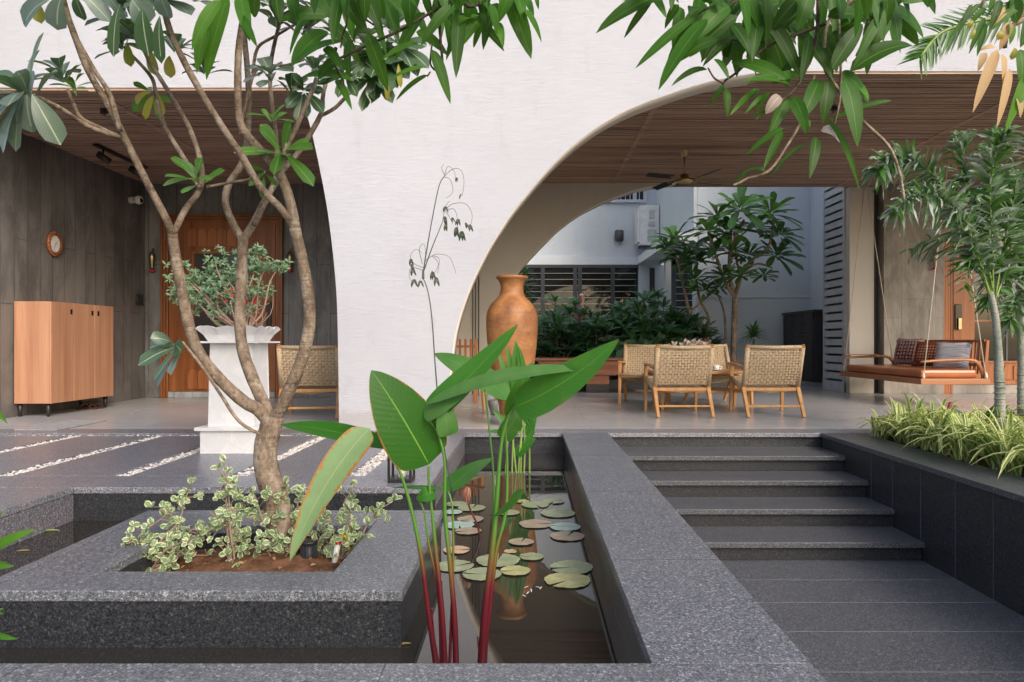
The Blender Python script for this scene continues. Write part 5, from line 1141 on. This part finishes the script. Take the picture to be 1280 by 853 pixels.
for p in ([(556,220),(565,212),(575,212),(580,225),(578,245)],[(556,222),(563,225),(566,240),(558,248)],[(556,220),(552,210),(555,205)],[(556,218),(560,208),(568,215),(569,228)],[(553,278),(557,258),(562,252)],[(557,262),(566,255),(582,255),(590,268),(588,282),(583,284)],[(560,262),(568,262),(572,275),(572,290)],[(556,262),(562,272),(566,280)],[(530,335),(518,330),(513,320),(520,312),(527,316)],[(529,338),(514,335),(512,348),(520,355)],[(528,330),(524,312),(530,305),(532,318)],[(532,326),(545,318),(562,322),(570,342)],[(540,320),(548,330),(541,345)],[(542,320),(549,324),(547,342)]): stem(b,p,YH+.15,.9,.6,0,False)
b.build('flower_stalk',M['stem3'],th,T)
M['seed']=leafmat('seed_head',[c3(.05,.07,.045),c3(.09,.09,.07)],c3(.1,.1,.08),vein=0,trans=.1)
for (x,y,s) in [(571,225,5),(577,246,5),(557,262,6),(556,276,9),(558,284,8),(573,278,7),(571,290,10),(577,295,10),(565,275,5),(582,282,6),(587,285,7),(514,328,7),(516,340,8),(518,354,8),(526,355,7),(541,345,8),(545,352,9),(540,342,5),(515,333,5)]:
    b=MB()
    for k in range(3): lp(b,(x,y-s*.6),(x+R.uniform(-4,5),y+s*.7),s*.45,YH+.15,0,0,R.random(),'lan')
    b.build('seed_head',M['seed'],th,T)
lfn=[]
def big(b0,t0,w,c,Y=YH,dY=0,nrm=(0,-1,.35),sag=.1,fold=.12,mat='lf_cal',prof='cal',sx=0,tw_=0):
    a=W(b0[0],b0[1],Y); e=W(t0[0],t0[1],Y+dY); L=(e-a).length; b=MB()
    b.leaf(a,e,w*Y/FX,V(nrm),V((sx*L,-.03,sag*L)),prof,fold,22,0,c,.004,tw_); o=b.build('leaf',M[mat],th,T); o.modifiers.new('s','SUBSURF').levels=1; o.modifiers[-1].render_levels=1; return o
big((536,581),(464,463),84,.30,YH,-.05,(.35,-1,.1),.10,.10,'lf_spot','cal')
big((462,536),(362,702),46,.5,YH-.1,-.15,(-.25,-1,.25),.10,.25,'lf_pale','cal',-.05)
big((492,560),(350,531),40,.35,YH+.1,.1,(0,-.55,1),.07,.15,'lf_cal','lan')
big((533,520),(648,405),42,.55,YH,0,(-.55,-1,.3),-.06,.15,'lf_cal','cal')
big((530,522),(600,478),34,.95,YH-.03,.0,(-.2,-.8,.7),.05,.2,'lf_cal','cal')
o=big((534,505),(740,462),26,.95,YH-.05,-.1,(0,-.7,.7),.13,.2,'lf_cal','lan')
big((643,509),(774,424),54,.55,YH-.05,-.15,(-.2,-1,.4),-.10,.10,'lf_cal','cal')
big((638,500),(543,442),50,.85,YH+.35,.1,(0,-.6,1),.10,.12,'lf_cal','lan')
big((558,615),(618,572),34,.6,YH+.2,.25,(-.2,-.6,.8),.10,.15,'lf_cal','cal')
big((556,612),(490,610),12,.5,YH+.1,.0,(0,-.3,1),.08,.1,'lf_cal','lan')
big((620,640),(655,612),26,.6,YH,-.1,(.2,-.7,.7),.03,-.2,'lf_cal','cal')
big((543,615),(520,622),22,.4,YH,0,(0,-.8,.5),.05,.1,'lf_cal','cal')
big((632,520),(666,452),20,.3,YH+.02,0,(0,-1,.1),.0,.3,'lf_cal','lan')
big((628,550),(655,505),26,.35,YH+.05,.05,(.3,-1,.3),.03,.2,'lf_cal','cal')
big((560,545),(556,497),30,.9,YH-.02,0,(.3,-1,.1),0,.3,'lf_cal','cal')
# lily bud
b=MB(); P=[G(602,672,WZ),W(590,650,3.4),W(577,622+20,3.4)]
root=empty('lily_bud',G(602,672,WZ)); tag(root,'closed brownish pink water lily bud on a thin stalk above the pads','water plant'); TT=-root.location
Yb=root.location.y; b.tube([V((root.location.x,Yb,WZ-.02)),W(596,655,Yb),W(589,640,Yb),W(585,628,Yb)],.005,6,0,True,4); b.build('stalk',M['stem'],root,TT)
b=MB(); c_=W(583,627,Yb)
for k in range(7): a=k*.9; b.leaf(c_+V((0,0,-.005)),c_+V((.01*math.cos(a)+.004,.01*math.sin(a),.075)),.028,V((math.cos(a),math.sin(a),0)),V((.014*math.cos(a),.014*math.sin(a),0)),'ov',.4,5,0,R.random())
b.build('bud',leafmat('bud_petal',[c3(.30,.12,.09),c3(.4,.2,.15)],c3(.35,.2,.15),vein=0,trans=.1),root,TT)
# rear water plants before the vase
ra=empty('arrowhead_plant',(G(648,592,WZ).x,5.2,WZ)); tag(ra,'slender green water plant growing at the back of the channel before the vase','water plant'); T=-ra.location
sb=MB()
for (xb,pts) in [(632,[(634,560),(637,520),(640,480)]),(640,[(641,560),(644,520),(646,470)]),(648,[(650,560),(653,530),(654,500)]),(655,[(656,560),(655,520),(652,470)]),(662,[(662,570),(662,550),(664,540)]),(645,[(640,540),(634,490),(630,460)]),(651,[(652,540),(656,500),(660,520)])]:
    stem(sb,[(xb,590)]+pts,5.2,3.2,2.4)
sb.build('stem',M['stem2'],ra,T)
lb=MB()
for q in [((640,500),(622,440),12,.5),((646,500),(645,425),16,.5),((655,490),(648,432),14,.3),((655,545),(672,520),10,.6),((658,560),(671,520),9,.6),((645,570),(670,548),16,.4),((648,520),(660,500),18,.3),((640,540),(615,512),10,.8),((652,510),(664,540),10,.4),((640,480),(634,432),9,.6),((660,520),(668,545),8,.4),((644,520),(630,490),10,.5),((650,540),(640,500),12,.5),((650,545),(608,540),8,.7)]: lp(lb,q[0],q[1],q[2],5.2,0,0,q[3],'cal')
lb.build('foliage',M['lf_cal'],ra,T)
# lily pads
def pad(zx,zy,zw,colr,label):
    px=500+zx/3.466; py=600+zy/3.466; g=G(px,py,WZ+.004); r=zw/3.466*g.y/FX/2; b=MB(); n=40; ph=R.random()*6.28
    b.v.append((0,0,.0)); 
    for ring,(f) in enumerate((.5,1.0)):
        for k in range(n):
            a=ph+.10+(2*PI-.2)*k/(n-1); rr=r*f*(1+(.03*math.sin(a*17+ph)+.02*math.sin(a*5))*(ring)); z=.001+.003*ring*(noise.noise(V((math.cos(a)*2+px,math.sin(a)*2,0)))+.3)
            b.v.append((rr*math.cos(a),rr*math.sin(a),z))
    for k in range(n-1): b.face([0,1+k,2+k],0,None,.5,True); b.face([1+k,1+n+k,2+n+k,2+k],0,None,.5,True)
    o=b.build('lily_pad',PAD[colr],None,g); tag(o,label,'lily pad','lily pads floating in the channel')
pads=[(245,105,95,'green','small green lily pad in the far left corner of the floating pads'),(310,122,120,'green','green lily pad right of the farthest left pad, behind the brown one'),(665,93,95,'green','farthest green lily pad on the right side of the channel'),(585,108,120,'green','green lily pad just left of the farthest right pad'),(230,140,80,'blue','pale blue-green lily pad partly behind the left stems, far group'),(470,142,100,'green','green lily pad just right of the tall maroon stem, far group'),(685,145,150,'green','large plain green lily pad near the right wall, far group'),(305,170,115,'brown','brownish lily pad behind the lily bud stalk'),(588,191,145,'brown','large reddish brown lily pad in the middle of the channel'),(715,204,135,'blue','pale turquoise lily pad near the right wall'),(258,196,130,'blue','pale turquoise lily pad on the left behind the stems'),(295,222,115,'brown','brownish pink lily pad at the foot of the lily bud'),(725,244,150,'brown','olive brown lily pad touching the right wall'),(525,269,110,'brown','small pinkish brown lily pad alone in mid channel'),(245,304,115,'tan','orange tan curled lily pad by the left stems'),(478,311,55,'tan','tiny pale tan lily pad in mid channel'),(570,333,105,'green','half-sunk dull green lily pad right of centre'),(425,348,190,'green','big green lily pad behind the thick right stem'),(240,373,160,'green','big dull green lily pad behind the left stems, nearest the planter'),(500,394,130,'yellow','yellow-green tilted lily pad beside the big central pads'),(355,409,170,'green','nearest big green lily pad between the two stem clusters'),(743,379,185,'green','large round green lily pad, upper of the nearest pair on the right'),(725,435,200,'yellow','speckled yellow-green lily pad nearest the viewer on the right'),(530,93,60,'yellow','small yellow lily pad at the far middle of the channel')]
for q in pads: pad(*q)
# fallen leaves / petals
for i,(px,py,z,l,s) in enumerate([(62,664,WZ+.004,'pale fallen leaf floating by the left pool wall',.05),(28,689,WZ+.004,'small yellowish fallen leaf floating at the left edge of the pool',.03),(506,806,WZ+.004,'small pale fallen leaf floating by the planter corner',.02)]):
    b=MB(); b.leaf((-s,0,0),(s,.01,0),s*.8,V((0,0,1)),V((0,0,.004)),'ov',.1,5,0,.5); o=b.build('fallen_leaf',M['lf_tan'] if i else M['lf_spid'],None,G(px,py,z)); tag(o,l,'leaf')
for k in range(6):
    px,py=[(658,734),(664,738),(660,741),(655,745),(672,734),(676,735),(632,741),(622,755),(677,764)][k]; b=MB(); a=R.random()*6; s=.011; b.leaf((-s*math.cos(a),-s*math.sin(a)*2,0),(s*math.cos(a),s*math.sin(a)*2,0),.006,V((0,0,1)),V((0,0,.001)),'ov',.1,3,0,.5)
    o=b.build('fallen_petal',M['whitep'],None,G(px,py,WZ+.003)); tag(o,'tiny white petal floating on the water below the vase reflection','petal','petals on the water')

# ================================================================ COURTYARD PLANTS
def shrub(name,label,x,y,h,w,n,L,wl,mat='lf_dark',z=.1,seed=1,grp='dark shrubs in the courtyard bed',prof='lan'):
    root=empty(name,(x,y,z)); tag(root,label,'shrub',grp); r=random.Random(seed); b=MB(); s=MB()
    for k in range(n):
        a=r.random()*6.28; rr=w*r.random()**.6; c_=V((rr*math.cos(a),rr*math.sin(a)*.7,h*r.uniform(.25,.9)*(1-.35*(rr/w)))); s.tube([(c_.x*.2,c_.y*.2,0),c_*.6,c_],.008,4,0,False,2)
        for q in range(11):
            aa=q*2.4+a; el=r.uniform(.5,1.4); d=V((math.cos(aa)*math.sin(el),math.sin(aa)*math.sin(el),math.cos(el))); l=L*r.uniform(.7,1.1); b.leaf(c_,c_+d*l+V((0,0,-l*.25)),wl*r.uniform(.8,1.2),V((0,-.4,1)),V((0,0,l*.15)),prof,.25,4,0,r.random())
    s.build('stems',M['bark2'],root); b.build('foliage',M[mat],root); return root
i=0
for (px,Y,h,w,lab) in [(690,12.3,.95,.45,'dark shrub right behind the clay vase'),(715,12.9,1.15,.45,'dark shrub left of the pink figure'),(745,12.4,1.1,.42,'dark shrub just right of the pink figure'),(772,12.9,1.05,.42,'dark shrub above the wooden bench end'),(800,12.4,1.15,.45,'dark shrub behind the left woven chair'),(828,12.9,1.25,.45,'tall dark shrub below the dark window'),(852,12.5,1.05,.40,'dark shrub beside the left frangipani stem'),(870,13.3,.85,.32,'small dark shrub at the foot of the courtyard wall'),(700,14.2,1.3,.5,'rear dark shrub under the left window pane'),(765,14.5,1.3,.5,'rear dark shrub under the middle window panes'),(820,14.5,1.4,.5,'rear dark shrub by the window end')]:
    i+=1; shrub('courtyard_shrub',lab,(px-VX)/FX*Y,Y,h*1.5,w*1.15,38,.36,.085,'lf_dark',.08,i)
# bird-of-paradise like fern mass
i=0
root=empty('courtyard_palm',((815-VX)/FX*12.1,12.1,.08)); tag(root,'low feathery palm with dusty blue-green fronds behind the woven chairs','palm')
b=MB(); s=MB()
for k in range(12):
    a=R.uniform(-.2,PI+.2) if k%2 else R.random()*6.28; L=R.uniform(.7,1.0); d=V((math.cos(a)*.75,math.sin(a)*.5-.2,.9)); P=[V((0,0,.1)),d*L*.5,d*L*.85+V((math.cos(a)*.15,0,-.02)),d*L+V((math.cos(a)*.35,0,-.22))]; s.tube(P,.007,4,0,False,3)
    for q in range(26):
        t=.2+.8*q/25; f=t*3; ii=min(int(f),2); p=P[ii].lerp(P[ii+1],f-ii); dd=(P[ii+1]-P[ii]).normalized()
        for sd in (-1,1): v_=(dd*.6+V((dd.z,0,-dd.x))*sd*.7+V((0,-.2,-.15))).normalized(); b.leaf(p,p+v_*.26,.022,V((0,-1,.5)),V((0,0,.02)),'strap',.3,3,0,R.uniform(.5,1))
s.build('frond_stalk',M['stem3'],root); b.build('crown',M['lf_dark'],root)
def ctree(name,label,base,stems,tips,Y,L,wl,grp):
    root=empty(name,base); tag(root,label,'tree',grp); T=-root.location
    b=MB()
    for pts,w0,w1 in stems:
        P=[W(x,y,Y) for x,y in pts]
        if pts[0][1]>470: P[0].z=-.0
        b.tube(P,[(w0+(w1-w0)*i/(len(P)-1))*Y/FX/2 for i in range(len(P))],7,0,True,4,.1)
    b.build('trunk',M['bark'],root,T); f=MB()
    for (x,y,s) in tips: rosette(f,x,y,Y+R.uniform(-.35,.35),L*s,23,(R.uniform(-.3,.3),R.uniform(-.5,.1),1),1.6,.30,.27,0,(0,1),'ob')
    f.build('crown',M['lf_court'],root,T)
ctree('frangipani_tree','frangipani tree with green crown before the blue-grey courtyard wall',(W(917,480,12.2).x,12.2,0),
 [([(917,488),(917,450),(918,400),(919,372)],8,7),([(919,372),(912,345),(913,310),(915,280),(925,262)],6,3),([(919,372),(926,345),(940,325),(960,310),(968,275)],5,3),([(919,372),(905,350),(895,320),(885,290)],5,3),([(913,320),(920,295),(930,275)],4,3),([(926,345),(945,330),(965,335)],3,2),([(918,372),(925,350),(920,320),(918,290)],4,3)],
 [(925,262,1.25),(896,272,1.1),(963,268,1.25),(975,295,1.0),(910,290,1.1),(945,285,1.0),(885,290,.9),(970,320,1.0),(915,315,1.0),(935,320,.9),(905,345,.8),(925,345,.7),(955,345,.6)],12.2,34,0,'frangipani trees in the courtyard')
ctree('frangipani_tree','thinner leaning frangipani left of the main courtyard tree',(W(912,482,12.6).x,12.6,.0),
 [([(912,484),(895,445),(875,415),(862,390),(855,360),(845,320)],6,3),([(875,470),(882,440),(886,400),(875,375),(870,350)],4,3),([(905,470),(907,430),(905,390),(893,360)],4,2),([(862,390),(880,375),(900,355)],3,2),([(886,400),(876,400),(876,430),(880,455)],2.5,2)],
 [(843,300,1.1),(835,310,.9),(860,318,1.0),(872,328,.9),(868,350,.9),(880,365,.8),(852,325,.9),(890,310,.8),(900,360,.6)],12.6,32,0,'frangipani trees in the courtyard')
# rosette plant in pot
root=empty('dracaena_plant',(W(942,430,12.9).x,12.9,0)); tag(root,'dark star-shaped dracaena beside the charcoal louvred cupboard','plant')
b=MB(); b.tube([(0,0,0),(0,0,.85)],.02,8); b.build('stem',M['bark'],root)
b=MB()
for k in range(44):
    a=k*2.4; el=.2+1.5*k/44; d=V((math.cos(a)*math.sin(el),math.sin(a)*math.sin(el),math.cos(el))); l=R.uniform(.26,.36); b.leaf(V((0,0,.88)),V((0,0,.88))+d*l+V((0,0,-l*.2*el)),.045,V((0,-.3,1)),V((0,0,.06)),'lan',.3,5,0,R.random())
b.build('foliage',M['lf_court'],root)
b=MB(); b.lathe((0,0,0.001),[(.14,0),(.2,.3),(.2,.34),(.16,.34)],20); b.build('pot',M['frame'],root)
root=empty('dracaena_plant',(W(655,480,11.4).x,11.4,0)); tag(root,'tall dracaena with hanging leaves just behind the vase neck','plant')
b=MB(); b.tube([(0,0,0),(0,0,1.75)],.03,8); b.build('stem',M['bark'],root)
b=MB()
for k in range(90):
    z=1.35+.6*(k%10)/10; a=k*2.4; el=R.uniform(.5,1.5); d=V((math.cos(a)*math.sin(el),math.sin(a)*math.sin(el),math.cos(el))); l=R.uniform(.24,.34); b.leaf(V((0,0,z)),V((0,0,z))+d*l+V((0,0,-l*.35)),.04,V((0,-.3,1)),V((0,0,.06)),'lan',.3,5,0,R.random())
b.build('foliage',M['lf_court'],root)
# pink stone figure
root=empty('stone_figure',(W(727,480,13.4).x,13.4,.08)); tag(root,'slim pinkish mottled garden statue standing among the dark courtyard shrubs','statue')
m=N('pink_mottled_stone'); v=m.coord(); a=m.noise(v,22,4,.6); M['pink']=m.fin(m.ramp(a,[(.35,c3(.14,.04,.03)),(.5,c3(.36,.17,.14)),(.65,c3(.55,.38,.33))]),.6,.3)
b=MB(); b.lathe((0,0,0),[(.10,0),(.10,.1),(.07,.3),(.06,.6),(.075,.8),(.10,.95),(.115,1.15),(.12,1.28),(.09,1.36),(.04,1.40),(.035,1.44),(.055,1.49),(.062,1.55),(.05,1.61),(.02,1.64)],18,0,1,.7,None,.12)
for s_ in (-1,1): b.tube([(s_*.11,0,1.27),(s_*.14,-.03,1.05),(s_*.09,-.08,.85)],[.035,.028,.022],8,0,True,4)
b.build('body',M['pink'],root)
b=MB()
for k in range(10): a=R.uniform(-.2,1); b.leaf((.05,0,1.62),(.14+.05*R.random(),R.uniform(-.06,.06),1.6+.16*a),.03,V((0,-1,0)),V((0,0,.02)),'ov',.2,3,0,R.random())
b.build('headdress',M['lf_pink'],root)

# left-front shrub just outside the frame with leaves reaching in
root=empty('mango_sapling',(-1.62,1.16,-.64)); tag(root,'young shrub whose bright green leaf tips enter at the lower left edge','shrub'); T=-root.location
b=MB(); b.tube([(-1.62,1.16,-.66),(-1.6,1.2,-.2),(-1.58,1.3,.2),(-1.55,1.4,.75)],[.02,.016,.012,.006],8,0,True,4); b.tube([(-1.6,1.2,-.1),(-1.42,1.4,.1)],.005,6); b.build('stem',M['bark2'],root,T)
f=MB()
for q in [((-25,700),(46,662),15),((-25,705),(18,708),14),((-15,690),(-5,650),14),((-20,755),(5,768),9),((-18,790),(23,799),10),((-20,775),(5,760),8),((-30,720),(-10,740),14),((-25,680),(-60,650),15),((-40,520),(-4,505),14),((-30,480),(10,530),12),((-20,650),(5,640),10)]: lp(f,q[0],q[1],q[2],1.5,0,0,R.uniform(.6,1),'lan')
f.build('foliage',M['lf_mango'],root,T)

# garden behind the camera (seen in reflections, shades the view softly)
b=MB(); 
o=None
# ================================================================ LIGHT, SKY, CAMERA
w=bpy.data.worlds.new('World'); sc.world=w; w.use_nodes=True; nt=w.node_tree; bg=nt.nodes['Background']
sky=nt.nodes.new('ShaderNodeTexSky'); sky.sky_type='NISHITA'; sky.sun_disc=False
SE,SA=math.radians(32),math.radians(148)   # azimuth measured clockwise from +Y
sky.sun_elevation=SE; sky.sun_rotation=SA; sky.dust_density=4; sky.air_density=1.0; sky.ozone_density=1.0
hs=nt.nodes.new('ShaderNodeHueSaturation'); hs.inputs['Saturation'].default_value=.95
nt.links.new(sky.outputs[0],hs.inputs['Color']); nt.links.new(hs.outputs[0],bg.inputs['Color']); bg.inputs['Strength'].default_value=.15
sl=bpy.data.lights.new('sun','SUN'); sl.energy=.85; sl.angle=math.radians(16); sl.color=(1,.90,.80)
so=bpy.data.objects.new('sun',sl); COL.objects.link(so)
d=V((math.sin(SA)*math.cos(SE),math.cos(SA)*math.cos(SE),math.sin(SE))); so.rotation_euler=d.to_track_quat('Z','Y').to_euler()
cam=bpy.data.cameras.new('camera'); co=bpy.data.objects.new('camera',cam); COL.objects.link(co); co.location=(0,0,EYE); co.rotation_euler=(PI/2,0,0)
cam.sensor_width=36; cam.lens=FX/1280*36; cam.shift_x=-(VX-640)/1280; cam.shift_y=(VY-426.5)/1280; cam.clip_start=.05; cam.clip_end=300; sc.camera=co
sc.view_settings.view_transform='Standard'; sc.view_settings.look='None'; sc.view_settings.gamma=1; sc.view_settings.exposure=.76
sc.cycles.max_bounces=6; sc.cycles.diffuse_bounces=4; sc.cycles.transparent_max_bounces=4; sc.cycles.use_denoising=True
